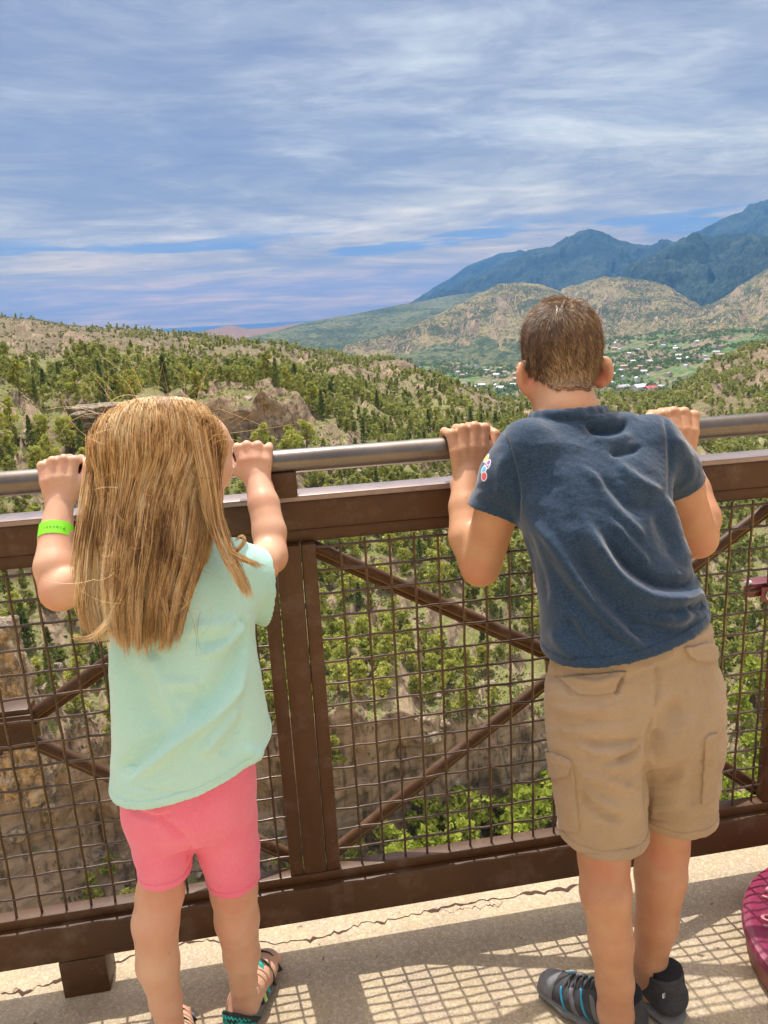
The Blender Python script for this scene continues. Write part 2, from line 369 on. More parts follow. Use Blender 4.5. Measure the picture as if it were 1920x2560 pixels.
# the plain out to the horizon
al = np.linspace(R(-60), R(60), 60); rs = np.array([1500, 3000, 6000, 12000, 20000, 27000, 34000])
PX_, PR_ = np.meshgrid(al, rs); V = np.stack([PR_*np.sin(PX_), PR_*np.cos(PX_), -330+250*np.clip(PR_/34000., 0, 1)**1.5], -1).reshape(-1, 3)
i = (np.arange(6)[:, None]*60+np.arange(59)[None]).ravel(); tag(mesh_np('plain', V, np.stack([i, i+1, i+61, i+60], 1), M_PLAIN), kind='structure')
ridge('red_rock_hills', [(380, 727), (420, 719), (455, 712), (500, 703), (540, 711), (600, 706), (660, 696), (720, 700), (800, 706)], 7200, 733, 5600, M_RED, .8, 5)
ridge('foothills', [(430, 748), (500, 735), (560, 724), (610, 712), (650, 700), (700, 690), (760, 680), (820, 668), (880, 656), (960, 642), (1050, 630), (1200, 640), (1300, 640)], [3600, 3900, 4200, 4600, 4900, 5200, 5500, 5800, 6200, 6500, 6500, 6500, 6500], [800, 800, 798, 800, 805, 805, 800, 790, 785, 775, 760, 745, 740], 2500, M_FOOT, .5, 14)
ridge('mountain_shoulder', [(860, 668), (900, 645), (960, 612), (1020, 572), (1070, 554), (1125, 546), (1165, 556), (1230, 580)], 11500, 690, 8500, M_FOREST, .7, 23)
ridge('mountain_peak', [(820, 678), (870, 668), (960, 632), (1060, 586), (1130, 551), (1200, 532), (1240, 511), (1275, 499), (1310, 508), (1342, 523), (1375, 529), (1440, 524), (1500, 526), (1560, 540)], 9000, 700, 5800, M_FOREST, .75, 31)
ridge('mountain_far_right', [(1400, 580), (1450, 545), (1500, 512), (1545, 482), (1600, 457), (1659, 437), (1740, 412), (1830, 400)], 10500, 640, 7000, M_FOREST, .7, 41)
ridge('mountain_near_right', [(1280, 640), (1330, 603), (1390, 565), (1440, 536), (1500, 517), (1560, 505), (1610, 508), (1659, 512), (1740, 495), (1830, 480)], 6600, [700]*7+[690, 680, 670], 4300, M_FOREST, .9, 52)
ridge('brown_hill_left', [(690, 765), (760, 745), (830, 722), (900, 700), (950, 682), (1000, 656), (1060, 623), (1110, 612), (1170, 615), (1215, 632), (1260, 655), (1320, 690)], [2900, 3000, 3100, 3200, 3400, 3600, 3800, 3900, 3900, 3900, 3900, 3700], [800, 808, 812, 810, 800, 790, 782, 775, 768, 755, 745, 735], 2450, M_BROWN, 1., 63)
ridge('brown_hill_right', [(1170, 660), (1210, 632), (1260, 611), (1300, 602), (1335, 599), (1370, 604), (1405, 606), (1440, 620), (1480, 645), (1520, 668), (1570, 700)], 4100, [740, 740, 735, 728, 725, 722, 720, 716, 712, 708, 706], 3000, M_BROWN, 1., 72)
ridge('brown_hill_far_right', [(1440, 715), (1480, 692), (1510, 672), (1560, 643), (1610, 612), (1659, 582), (1740, 545), (1830, 520)], 3900, [735, 735, 735, 735, 740, 745, 745, 745], 2500, M_BROWN, 1., 83)
ridge('town_spur', [(1300, 800), (1350, 775), (1400, 750), (1450, 728), (1500, 718), (1560, 722), (1620, 728), (1700, 730)], 2550, [812, 812, 806, 795, 785, 775, 768, 765], 2150, M_BROWN, .8, 91)
# ------------------------------------------------------------------ looking things up on the land
def on_fan(x, y, al, RG, ZG, T=None):
    a = np.arctan2(x, y); r = np.hypot(x, y); j = np.clip(np.round((a-al[0])/(al[1]-al[0])).astype(int), 0, len(al)-1)
    z = np.empty_like(r); tt = np.empty_like(r)
    for jj in np.unique(j):
        m = j == jj; z[m] = np.interp(r[m], RG[:, jj], ZG[:, jj])
        if T is not None: tt[m] = np.interp(r[m], RG[:, jj], T)
    return z, tt
def to_px(x, y, z):      # where a point lands in the survey picture (1659 wide)
    p = np.stack([x, y, z-CAM_Z], -1); zz_ = p@_F
    return (960+F_PX*(p@_R)/zz_)*1659/1920, (1280-F_PX*(p@_U)/zz_)*1659/1920
def hit(dx, dy, al=None, RG=None, ZG=None, rmin=900, rmax=4200):
    a, e = azel(dx, dy); al = V_AL if al is None else al; RG = V_R if RG is None else RG; ZG = VZg if ZG is None else ZG
    r = np.linspace(rmin, rmax, 900); z, _ = on_fan(r*math.sin(a), r*math.cos(a), al, RG, ZG)
    k = np.argmax(z > CAM_Z+r*e)
    if z[k] <= CAM_Z+r[k]*e: return None
    return r[k]*math.sin(a), r[k]*math.cos(a), z[k]

# ------------------------------------------------------------------ foliage
def leaf_mat(name, a, b, c, sc=.35):
    m, t = material(name)
    pos = t.n('ShaderNodeNewGeometry').outputs['Position']; oi = t.n('ShaderNodeObjectInfo').outputs['Random']
    isl = t.n('ShaderNodeNewGeometry').outputs['Random Per Island']
    n = t.noise(t.scale(pos, sc), 1, 3, .6); f = t.math('ADD', t.math('MULTIPLY', n, .9), t.math('ADD', t.math('MULTIPLY', isl, .34), t.math('MULTIPLY', oi, .22)))
    col = t.ramp(f, [(.42, a), (.68, b), (.98, c)])
    d = t.n('ShaderNodeBsdfDiffuse', None, Color=col, Roughness=.6); tr = t.n('ShaderNodeBsdfTranslucent', None, Color=t.mix(.5, col, (.16, .20, .03)))
    t.n('ShaderNodeOutputMaterial', None, Surface=t.n('ShaderNodeMixShader', None, _0=.36, _1=d, _2=tr)); return m
M_PINE = leaf_mat('pine_foliage', (.15, .175, .045), (.44, .47, .11), (.70, .70, .20))
M_FIR = leaf_mat('fir_foliage', (.07, .105, .045), (.17, .23, .08), (.32, .38, .12))
M_LEAF = leaf_mat('spring_leaves', (.22, .27, .04), (.38, .45, .07), (.56, .60, .13))
M_FAR = leaf_mat('far_foliage', (.12, .145, .05), (.31, .335, .10), (.48, .49, .17), .02)
M_TOWN = leaf_mat('town_foliage', (.07, .12, .04), (.15, .23, .065), (.25, .33, .10), .02)
M_SCRUB = leaf_mat('scrub_foliage', (.10, .105, .045), (.19, .18, .085), (.28, .25, .13), .2)
m_, t_ = material('bark'); p_ = t_.n('ShaderNodeNewGeometry').outputs['Position']
principled(t_, t_.mix(t_.noise(t_.scale(p_, (6, 6, 1.5)), 1, 4), (.13, .085, .055), (.26, .18, .12)), .9); M_BARK = m_
def clumps(cen, size, rng, asp=.75, up=.35):
    """leaf-cluster quads, bent so they are not flat cards"""
    n = len(cen); d = rng.normal(size=(n, 3)); d[:, 2] = d[:, 2]*.8+up; d /= np.linalg.norm(d, axis=1)[:, None]
    e = rng.normal(size=(n, 3)); u = np.cross(d, e); u /= np.linalg.norm(u, axis=1)[:, None]; v = np.cross(d, u)
    s = (size*rng.uniform(.6, 1.35, n))[:, None]
    j = lambda: rng.uniform(.7, 1.25, (n, 1))
    P4 = np.stack([cen-u*s*j(), cen-v*s*asp*j()+d*s*.25, cen+u*s*j(), cen+v*s*asp*j()-d*s*.2], 1)
    return P4.reshape(-1, 3), np.arange(4*n).reshape(n, 4)
def crown_points(n, H, W, kind, rng):
    """cluster centres of one crown standing on the origin"""
    if kind == 'fir':
        z = rng.uniform(0, 1, n)**.8; prof = (1-z)**.85*.5+.05
        tier = .75+.25*np.sin(z*38+rng.uniform(0, 6)); ang = rng.uniform(0, 2*np.pi, n)
        r = prof*tier*np.sqrt(rng.uniform(.25, 1, n)); lob = 1+.28*np.sin(ang*3+z*7)
        return np.stack([r*lob*W*np.cos(ang), r*lob*W*np.sin(ang), (.08+.92*z)*H-r*W*.35], 1)
    if kind == 'leafy': nb, lo, hi = 11, .3, .9
    else: nb, lo, hi = 12, .24, .97
    bz = np.linspace(lo, hi, nb)+rng.uniform(-.04, .04, nb); ba = rng.uniform(0, 2*np.pi, nb)+np.arange(nb)*2.4
    if kind == 'pine': bp = .46*np.sqrt(np.clip(1.06-bz, 0, 1))*(bz > .2)
    else: bp = .40*np.sin(np.clip(bz, .1, .97)*np.pi)**.5
    br = bp*rng.uniform(.35, 1.0, nb); bc = np.stack([br*W*np.cos(ba), br*W*np.sin(ba), bz*H], 1)
    bs = W*(.30 if kind == 'pine' else .30)*rng.uniform(.55, 1.1, nb)*(1.25-.6*bz)
    k = rng.integers(0, nb, n); d = rng.normal(size=(n, 3)); d /= np.linalg.norm(d, axis=1)[:, None]
    return bc[k]+d*(bs[k]*rng.uniform(.45, 1.05, n)**.6)[:, None]*np.array([1, 1, .62])
def trunk_mb(H, W, kind, rng):
    mb = MB(); b = (0, 0, -.6); lean = rng.uniform(-.05, .05, 2)*H
    mb.tube([b, (lean[0]*.4, lean[1]*.4, H*.4), (lean[0], lean[1], H*.88)], [W*.045, W*.03, W*.008], 7)
    for i in range(6 if kind != 'fir' else 3):
        z = H*(.25+.1*i); a = rng.uniform(0, 6.28); L = W*.34*(1.1-z/H)
        q = (lean[0]*z/H, lean[1]*z/H, z); mb.tube([q, (q[0]+L*.5*math.cos(a), q[1]+L*.5*math.sin(a), z+L*.25), (q[0]+L*math.cos(a), q[1]+L*math.sin(a), z+L*.35)], [W*.016, W*.011, W*.004], 5)
    return mb
def tree_proto(name, kind, H, W, n, size, mat, seed):
    rng = np.random.default_rng(seed); root = empty(name)
    c = crown_points(n, H, W, kind, rng); V, F = clumps(c, size, rng)
    mesh_np('crown', V, F, mat, root, smooth=False); trunk_mb(H, W, kind, rng).build('trunk', M_BARK, root)
    return root
PROTO = {'pine': [tree_proto('pinyon_pine', 'pine', 1*7, w_, 620, .34, M_PINE, 10+i) for i, w_ in enumerate((5.2, 4.4, 6.0, 4.0, 5.4))],
         'fir': [tree_proto('fir_tree', 'fir', 9., w_, 640, .32, M_FIR, 30+i) for i, w_ in enumerate((3.6, 4.2, 3.2))],
         'leafy': [tree_proto('cottonwood_tree', 'leafy', 7., w_, 760, .34, M_LEAF, 50+i) for i, w_ in enumerate((6.2, 7.2, 5.6))]}
# scatter over the canyon side
N = 90000
ca = RNG.uniform(R(-44), R(50), N); cr_ = np.sqrt(RNG.uniform(66**2, 1000**2, N)); near = RNG.random(N) < .42
cr_[near] = np.sqrt(RNG.uniform(66**2, 330**2, near.sum()))
tx, ty = cr_*np.sin(ca), cr_*np.cos(ca); tz, tt = on_fan(tx, ty, L_AL, L_R, LZ, rad)
px, py = to_px(tx, ty, tz)
cl = fbm(tx/22, ty/22, 3, 91); cl2 = fbm(tx/90, ty/90, 3, 92)
k1 = np.clip((cl-.40)*5.5, 0, 1)
left = np.clip((560-px)/420, 0, 1)              # the dry grassy hill on the left carries few trees
dens_ = k1*np.where(tt > 11.15, .95*(1-.985*left)**2*.5+.035, 1.)
dens_ = np.where((tt > 12.3)&(px > 1250), .95, dens_); dens_ = np.where((tt > 9)&(px > 1300), np.maximum(dens_, .8*np.clip((cl-.3)*4, 0, 1)), dens_)
dens_ = np.where((tt > 10.35)&(tt < 11.15)&(px < 700), np.clip(k1*1.3+.1, 0, 1), dens_)
dens_ = np.where((tt > 8.7)&(tt < 10.2)&(px > 230)&(px < 640), dens_*.12, dens_)    # bare cliff
dens_ = np.where((px > 690)&(px < 1010)&(tt > 3.7)&(tt < 5.0), dens_*.15, dens_)
dens_ = np.where((px < 640)&(tt > 4.9)&(tt < 8.7), np.maximum(dens_, .30), dens_)
green = ((px > 820)&(tt < 4.1+.0*px))|((px > 1150)&(tt < 4.4))|((px > 1450)&(tt < 4.6)); dens_ = np.where(green, 1, dens_)
ok = (RNG.random(N) < dens_)&(tt > 3.0)&(tt < 14.35)
idx = np.nonzero(ok)[0]; H_ = RNG.uniform(3.0, 5.8, N)*np.where(tt > 8, 1.15, 1.)
H_ = np.where((px < 700)&(tt > 8)&(tt < 10.4), H_*1.35, H_); H_ = np.where((tt > 10.6), RNG.uniform(3.0, 5.6, N), H_); H_ = np.where(green, RNG.uniform(6.5, 10, N), H_)
# thin out so crowns keep their distance
keep = []; gridc = {}
for i in idx:
    rr = H_[i]*(.36 if not green[i] else .42)*(1 if cr_[i] < 330 else .95); g = (int(tx[i]//6), int(ty[i]//6)); bad = False
    for a in (-1, 0, 1):
        for b in (-1, 0, 1):
            for j in gridc.get((g[0]+a, g[1]+b), ()):
                if (tx[i]-tx[j])**2+(ty[i]-ty[j])**2 < (rr+H_[j]*.34)**2*.62: bad = True; break
            if bad: break
        if bad: break
    if not bad: gridc.setdefault(g, []).append(i); keep.append(i)
keep = np.array(keep); inv = (px[keep] > -60)&(px[keep] < 1720)&(py[keep] > 560)&(py[keep] < 2000)
order = keep[np.argsort(-(H_[keep]/cr_[keep])*inv)]
isfir = RNG.random(N) < np.where((px < 330)&(tt < 10), .38, .12)
KIND = {'pine': ('bushy olive-green pinyon pine', 'pine tree', 'pinyon pines'), 'fir': ('narrow dark green pointed fir', 'fir tree', 'pointed firs'), 'leafy': ('bright yellow-green leafy canyon tree', 'leafy tree', 'bright leafy trees')}
def place_words(x, y):
    """where a tree shows, told by things one can find"""
    above = y < 1030-.0785*x
    if above: return 'above the handrail left of the girl\'s head' if x < 200 else 'above the handrail behind the girl\'s head' if x < 500 else 'above the handrail between the two children' if x < 1118 else 'above the handrail behind the boy\'s head' if x < 1300 else 'above the handrail right of the boy\'s head'
    return 'seen through the mesh left of the girl' if x < 240 else 'hidden behind the girl' if x < 560 else 'seen through the mesh by the railing post' if x < 760 else 'seen through the mesh midway between the children' if x < 980 else 'seen through the mesh just left of the boy' if x < 1180 else 'hidden behind the boy' if x < 1540 else 'seen through the mesh right of the boy'
used_first = set(); cnt = {'pine': 0, 'fir': 0, 'leafy': 0}; rest = []
def copy_tree(o, parent=None):
    c = o.copy(); COL.objects.link(c)
    if parent: c.parent = parent
    for ch in o.children: copy_tree(ch, c)
    return c
for q, i in enumerate(order):
    kd = 'leafy' if green[i] else ('fir' if isfir[i] else 'pine')
    if cnt[kd] >= {'pine': 300, 'fir': 140, 'leafy': 120}[kd] or not (-60 < px[i] < 1720): rest.append(i); continue
    cnt[kd] += 1; v = int(RNG.integers(0, len(PROTO[kd]))); pr = PROTO[kd][v]
    if (kd, v) not in used_first: used_first.add((kd, v)); o = pr
    else: o = copy_tree(pr)
    s = H_[i]/(9. if kd == 'fir' else 7.)*(1.25 if kd == 'fir' else 1)
    o.location = (tx[i], ty[i], tz[i]-.15); o.rotation_euler = (0, 0, RNG.uniform(0, 6.28)); wd = RNG.uniform(.85, 1.2); o.scale = (s*wd, s*wd, s)
    kl, kc, kg = KIND[kd]; wh = place_words(px[i], py[i]-H_[i]/cr_[i]*800); tag(o, kl+' '+wh, kc, kg+' '+wh)
# everything farther: one mass of woodland
rest = np.array(rest); VV = []; FF = []; off = 0
for lo, hi, n, sz in ((0, 130, 170, .36), (130, 260, 100, .50), (260, 420, 46, .75), (420, 2000, 20, 1.0)):
    sel = rest[(cr_[rest] >= lo)&(cr_[rest] < hi)]
    if not len(sel): continue
    for v in range(6):
        rg = np.random.default_rng(100+v); base = crown_points(n, 1, .78 if v < 4 else .46, 'pine' if v < 4 else 'fir', rg); ss = sel[v::6]
        c = (base[None]*H_[ss][:, None, None]*np.array([1, 1, 1.]))
        rot = RNG.uniform(0, 6.28, len(ss)); cx = c[..., 0]*np.cos(rot)[:, None]-c[..., 1]*np.sin(rot)[:, None]; cyy = c[..., 0]*np.sin(rot)[:, None]+c[..., 1]*np.cos(rot)[:, None]
        c = np.stack([cx+tx[ss][:, None], cyy+ty[ss][:, None], c[..., 2]+tz[ss][:, None]-.2], -1).reshape(-1, 3)
        V, F = clumps(c, sz, RNG); VV.append(V); FF.append(F+off); off += len(V)
tag(mesh_np('woodland', np.concatenate(VV), np.concatenate(FF), M_FAR, smooth=False), 'distant mass of small pines covering the canyon slopes and ridges', 'woodland', kind='stuff')
# low scrub and dry grass tufts
n = 26000; sa = RNG.uniform(R(-40), R(46), n); sr = 68*np.exp(RNG.uniform(0, 1, n)*np.log(420/68.))
sx, sy = sr*np.sin(sa), sr*np.cos(sa); sz_, st_ = on_fan(sx, sy, L_AL, L_R, LZ, rad); kk = (fbm(sx/15, sy/15, 3, 55) > .47)
sx, sy, sz_, sr = sx[kk], sy[kk], sz_[kk], sr[kk]
cen = np.repeat(np.stack([sx, sy, sz_+.15], 1), 5, 0)+RNG.normal(size=(len(sx)*5, 3))*np.array([.45, .45, .22]); V, F = clumps(cen, .30, RNG)
n = 16000; sa = RNG.uniform(R(-42), R(30), n); sr = RNG.uniform(330, 960, n); sx, sy = sr*np.sin(sa), sr*np.cos(sa); sz_, st_ = on_fan(sx, sy, L_AL, L_R, LZ, rad); kk = (st_ < 14.3)&(fbm(sx/40, sy/40, 3, 56) > .42)
cen = np.repeat(np.stack([sx, sy, sz_+.4], 1)[kk], 4, 0)+RNG.normal(size=(kk.sum()*4, 3))*np.array([.8, .8, .4]); V3, F3 = clumps(cen, .75, RNG); F = np.concatenate([F, F3+len(V)]); V = np.concatenate([V, V3])
tag(mesh_np('scrub', V, F, M_SCRUB, smooth=False), 'low dry scrub and grass tufts on the canyon slope', 'scrub', kind='stuff')
# broken rock
def rock_mesh(seed, rough=.35, sub=3):
    bm = bmesh.new(); bmesh.ops.create_icosphere(bm, subdivisions=sub, radius=1); V = np.array([v.co[:] for v in bm.verts]); F = np.array([[v.index for v in f.verts] for f in bm.faces]); bm.free()
    n = fbm(V[:, 0]*1.3+seed*7, V[:, 1]*1.3+V[:, 2]*1.9, 4, seed)-.5; V = V*(1+rough*2*n)[:, None]
    V = np.sign(V)*np.abs(V)**.8; V[:, 2] = V[:, 2]*.8+.12*np.round(V[:, 2]*4)/4; return V, F
m_, t_ = material('pale_rock'); p_ = t_.n('ShaderNodeNewGeometry').outputs['Position']
n_ = t_.noise(t_.scale(p_, (.7, .7, 1.6)), 1, 7, .65); s_ = t_.noise(t_.scale(p_, (1.4, 1.4, .25)), 1, 5, .6)
cr_k = t_.n('ShaderNodeTexVoronoi', {'feature': 'DISTANCE_TO_EDGE'}, Vector=t_.vm('ADD', t_.scale(p_, (.6, .6, .35)), t_.noise(t_.scale(p_, 2.), 1, 4, out=1)), Scale=1.).outputs[0]
principled(t_, t_.mix(t_.math('MULTIPLY', t_.mapr(cr_k, .05, .0), .6), t_.mix(t_.mapr(s_, .5, .68), t_.ramp(n_, [(.32, (.16, .12, .08)), (.5, (.34, .275, .19)), (.68, (.50, .43, .32))]), (.15, .12, .10)), (.05, .04, .03)), .93, t_.math('ADD', n_, t_.mapr(cr_k, 0, .12)), .8, .2); M_ROCK = m_
VV = []; FF = []; off = 0; n = 1500
ra = RNG.uniform(R(-38), R(42), n); rr = 70*np.exp(RNG.uniform(0, 1, n)*np.log(300/70.)); rx, ry = rr*np.sin(ra), rr*np.cos(ra); rz, _ = on_fan(rx, ry, L_AL, L_R, LZ)
kk = fbm(rx/18, ry/18, 3, 44) > .46
for j in np.nonzero(kk)[0]:
    V, F = rock_mesh(j % 9, .35, 2); s = RNG.uniform(.2, .95)*(1 if RNG.random() < .9 else 1.8); V = V*s*np.array([1, RNG.uniform(.7, 1.3), .8]); VV.append(V+np.array([rx[j], ry[j], rz[j]])); FF.append(F+off); off += len(V)
tag(mesh_np('scattered_boulders', np.concatenate(VV), np.concatenate(FF), M_ROCK, smooth=False), 'pale broken rocks strewn over the canyon slope', 'rocks', kind='stuff')
def spire(name, base_px, r, w_, d_, top_dy, bot_dy, seed, label, lean=0):
    """a rock pillar: stacked rough courses"""
    a, _ = azel(*base_px); cx, cyy = r*math.sin(a), r*math.cos(a)
    zt = CAM_Z+r*azel(base_px[0], top_dy)[1]; zb = CAM_Z+r*azel(base_px[0], bot_dy)[1]
    nz, na_ = 90, 96; zz_ = np.linspace(0, 1, nz); an = np.linspace(0, 2*np.pi, na_, endpoint=False); A, Z = np.meshgrid(an, zz_)
    ca_, sa_ = np.cos(A), np.sin(A); sq = (np.abs(ca_)**5+np.abs(sa_)**5)**(-1/5.)
    tap = (1.35-.45*Z)*np.clip((1-Z)/.02, .0, 1)**.4
    nn = fbm(A*2.2+seed, Z*9, 7, seed, gain=.6)-.5; lay = (fbm(A*.7, Z*22, 3, seed+5)-.5)*.25; col = -np.abs(np.sin(A*5+2*fbm(A, Z*3, 2, seed)))*.10
    k = sq*tap*(1+nn*.6+lay+col)
    V = np.stack([cx+w_*k*ca_+lean*(1-Z)*w_, cyy+d_*k*sa_, zb+(zt-zb)*(Z+.03*(fbm(ca_*3, sa_*3, 3, seed)-.5)*Z)], -1).reshape(-1, 3)
    i = (np.arange(nz-1)[:, None]*na_+np.arange(na_)[None]).ravel(); j = (np.arange(nz-1)[:, None]*na_+(np.arange(na_)[None]+1) % na_).ravel()
    o = mesh_np(name, V, np.stack([i, j, j+na_, i+na_], 1), M_ROCK); tag(o, label, 'rock'); return o
spire('rock_pillar', (22, 1500), 72, 1.55, 2.0, 1332, 1720, 3, 'tall pale grey rock pillar behind the wire mesh at the far left', .35)
spire('rock_outcrop', (222, 930), 186, 6.5, 6, 872, 1000, 8, 'rounded grey rock bluff on the slope left of the girl\'s head')
spire('rock_outcrop', (345, 1560), 88, 2.6, 2.4, 1470, 1660, 12, 'small cream rock ledge low behind the mesh under the left brace')

# ------------------------------------------------------------------ the town in the valley
def simple_mat(name, col, rough=.7, sc=3., var=.12, **kw):
    m, t = material(name); p_ = t.n('ShaderNodeTexCoord').outputs['Object']; n = t.noise(t.scale(p_, sc), 1, 5, .6)
    principled(t, t.mix(t.mapr(n, .3, .7), [v*(1-var) for v in col], [min(1, v*(1+var)) for v in col]), rough, n, .15, .01, **kw); return m
M_WHITEW = simple_mat('white_wall', (.78, .76, .72)); M_TANW = simple_mat('tan_wall', (.50, .42, .33)); M_GREYR = simple_mat('grey_roof', (.42, .42, .44))
M_PALER = simple_mat('pale_roof', (.70, .69, .68)); M_BROWNR = simple_mat('brown_roof', (.30, .19, .14)); M_REDR = simple_mat('red_roof', (.55, .10, .09)); M_SALM = simple_mat('salmon_roof', (.55, .33, .25))
M_DARKG = simple_mat('window_glass', (.05, .06, .08), .2)
def house(loc, L, W_, H, rot, wm, rm, label, group, cat='house', parts=False):
    e = MB(); e.box(-L/2, L/2, -W_/2, W_/2, -6, H); x, y, ov = L/2, W_/2, .6; rh = W_*.32
    rf = MB(); rf.add([(-x-ov, -y-ov, H-.1), (x+ov, -y-ov, H-.1), (x+ov, y+ov, H-.1), (-x-ov, y+ov, H-.1), (-x-ov, 0, H+rh), (x+ov, 0, H+rh)], [(0, 1, 5, 4), (2, 3, 4, 5), (0, 4, 3), (1, 2, 5), (0, 3, 2, 1)])
    root = empty('house' if cat == 'house' else 'hall', loc); root.rotation_euler = (0, 0, rot)
    wo = e.build('wall', wm); wo.parent = root; ro = rf.build('roof', rm); ro.parent = root
    for k in range(3):
        wn = MB(); wx = -L*.3+k*L*.3; wn.box(wx-.7, wx+.7, -y-.06, -y+.1, 1.2, 2.6); w2 = wn.build('window', M_DARKG); w2.parent = root
    tag(root, label, cat, group); return root
HK = [(M_WHITEW, M_GREYR, 'small white-walled house with a grey roof among the green trees of the valley town', 'white houses with grey roofs in the valley town'),
      (M_TANW, M_BROWNR, 'small tan house with a dark brown roof among the green trees of the valley town', 'tan houses with brown roofs in the valley town'),
      (M_WHITEW, M_PALER, 'small white house with a pale metal roof among the green trees of the valley town', 'white houses with pale roofs in the valley town'),
      (M_TANW, M_SALM, 'small tan house with a salmon tiled roof among the green trees of the valley town', 'tan houses with salmon roofs in the valley town')]
protos = []
for k, (wm, rm, lb, gp) in enumerate(HK): protos.append([house((0, 0, -500), 15+k, 10, 5.5, 0, wm, rm, lb, gp), False])
region = [(880, 975, 812, 842), (985, 1115, 790, 845), (1310, 1420, 735, 800), (1300, 1430, 795, 846), (1430, 1560, 765, 812), (1380, 1600, 700, 760), (1070, 1130, 820, 850), (900, 1100, 795, 812)]
cntr = [10, 24, 14, 40, 16, 16, 6, 8]
placed = []
for (x0, x1, y0, y1), c in zip(region, cntr):
    for _ in range(c):
        h_ = hit(RNG.uniform(x0, x1), RNG.uniform(y0, y1))
        if h_ is None or any((h_[0]-q[0])**2+(h_[1]-q[1])**2 < 24**2 for q in placed): continue
        placed.append(h_); k = int(RNG.choice(4, p=[.36, .18, .30, .16])); pr = protos[k]
        if not pr[1]: o = pr[0]; pr[1] = True
        else: o = copy_tree(pr[0])
        s = RNG.uniform(.55, .95); o.location = (h_[0], h_[1], h_[2]+1.0); o.scale = (s, s, s); o.rotation_euler = (0, 0, RNG.uniform(0, 3.14)); sd_ = 'left of the boy\'s head' if to_px(*[np.array(v) for v in h_])[0] < 1210 else 'right of the boy\'s head'; tag(o, HK[k][2].replace('among the green trees of the valley town', 'in the valley '+sd_), None, HK[k][3]+' '+sd_)
for dx, dy, L, W_, H, wm, rm, lb in ((1404, 846, 26, 13, 6, M_WHITEW, M_REDR, 'long hall with a bright red roof at the near edge of the valley town'),
                                      (1378, 846, 22, 16, 8, M_PALER, M_PALER, 'large white hall with an arched pale roof beside the red-roofed hall'),
                                      (1345, 842, 28, 13, 5, M_TANW, M_GREYR, 'long grey-roofed building left of the large white hall')):
    h_ = hit(dx, dy); h_ = h_ or hit(dx, dy-6)
    if h_: house((h_[0], h_[1], h_[2]+1), L, W_, H, .35, wm, rm, lb, None, 'hall'); placed.append(h_)
for dx, dy, lb in ((1583, 527, 'lone pale house high on the dark forested mountain at right'),): pass
n = 9000; vx = RNG.uniform(840, 1700, n); va = np.array([azel(x, 760)[0] for x in vx]); vr = RNG.uniform(1350, 3300, n)
vxx, vyy = vr*np.sin(va), vr*np.cos(va); vz, vt = on_fan(vxx, vyy, V_AL, V_R, VZg); g = fbm(vxx/170, vyy/170, 4, 71) > .42
vxx, vyy, vz = vxx[g], vyy[g], vz[g]; hh = RNG.uniform(5, 10, len(vz))
cen = np.repeat(np.stack([vxx, vyy, vz+hh*.45], 1), 13, 0)+RNG.normal(size=(len(vz)*13, 3))*np.repeat(hh, 13)[:, None]*np.array([.30, .30, .24]); V, F = clumps(cen, 2.0, RNG)
tag(mesh_np('town_woodland', V, F, M_TOWN, smooth=False), 'fresh green trees filling the valley town', 'trees', kind='stuff')
# ------------------------------------------------------------------ air
hz = MB(); hz.box(-34500, 34500, -3000, 34500, -424, 1480); hzo = hz.build('haze', None, smooth=False); tag(hzo, 'thin blue haze filling the valley air', 'haze', kind='stuff')
m_, t_ = material('haze_air'); vol = t_.n('ShaderNodeVolumePrincipled', None, Color=(.14, .39, .88, 1), Density=7.0e-5, Anisotropy=.1)
t_.n('ShaderNodeOutputMaterial', None, Volume=vol); hzo.data.materials.append(m_)
# ------------------------------------------------------------------ the deck
m_, t_ = material('deck_concrete'); p_ = t_.n('ShaderNodeNewGeometry').outputs['Position']
big_ = t_.noise(t_.scale(p_, 2.2), 1, 6, .6); mid_ = t_.noise(t_.scale(p_, 11), 1, 5, .6)
vor = t_.n('ShaderNodeTexVoronoi', {'feature': 'F1'}, Vector=t_.scale(p_, 170), Scale=1.); peb = t_.n('ShaderNodeTexVoronoi', {'feature': 'F1'}, Vector=t_.scale(p_, 240), Scale=1.)
pc = t_.n('ShaderNodeSeparateXYZ', None, _0=peb.outputs['Color']).outputs[0]
base = t_.mix(t_.mapr(big_, .32, .68), (.37, .29, .18), (.46, .37, .24)); base = t_.mix(t_.mapr(mid_, .40, .66), base, (.38, .30, .215))
base = t_.mix(t_.math('MULTIPLY', t_.mapr(pc, .6, .95), .35), base, (.68, .60, .46)); base = t_.mix(t_.math('MULTIPLY', t_.mapr(pc, .2, .05), .35), base, (.22, .17, .12))
pit = t_.noise(t_.scale(p_, (30, 30, 30)), 1, 3, .5); base = t_.mix(t_.mapr(pit, .68, .74), base, (.13, .09, .06))
hgt = t_.math('ADD', t_.math('MULTIPLY', t_.mapr(peb.outputs['Distance'], 0, .6, 1, 0), .7), t_.math('MULTIPLY', mid_, .8))
principled(t_, base, .85, hgt, .45, .002); M_DECK = m_
fl = MB(); fl.box(-7, 9, -7, 1.655, -.35, 0, .004); deck = tag(fl.build('deck_floor', M_DECK, smooth=False), kind='structure')
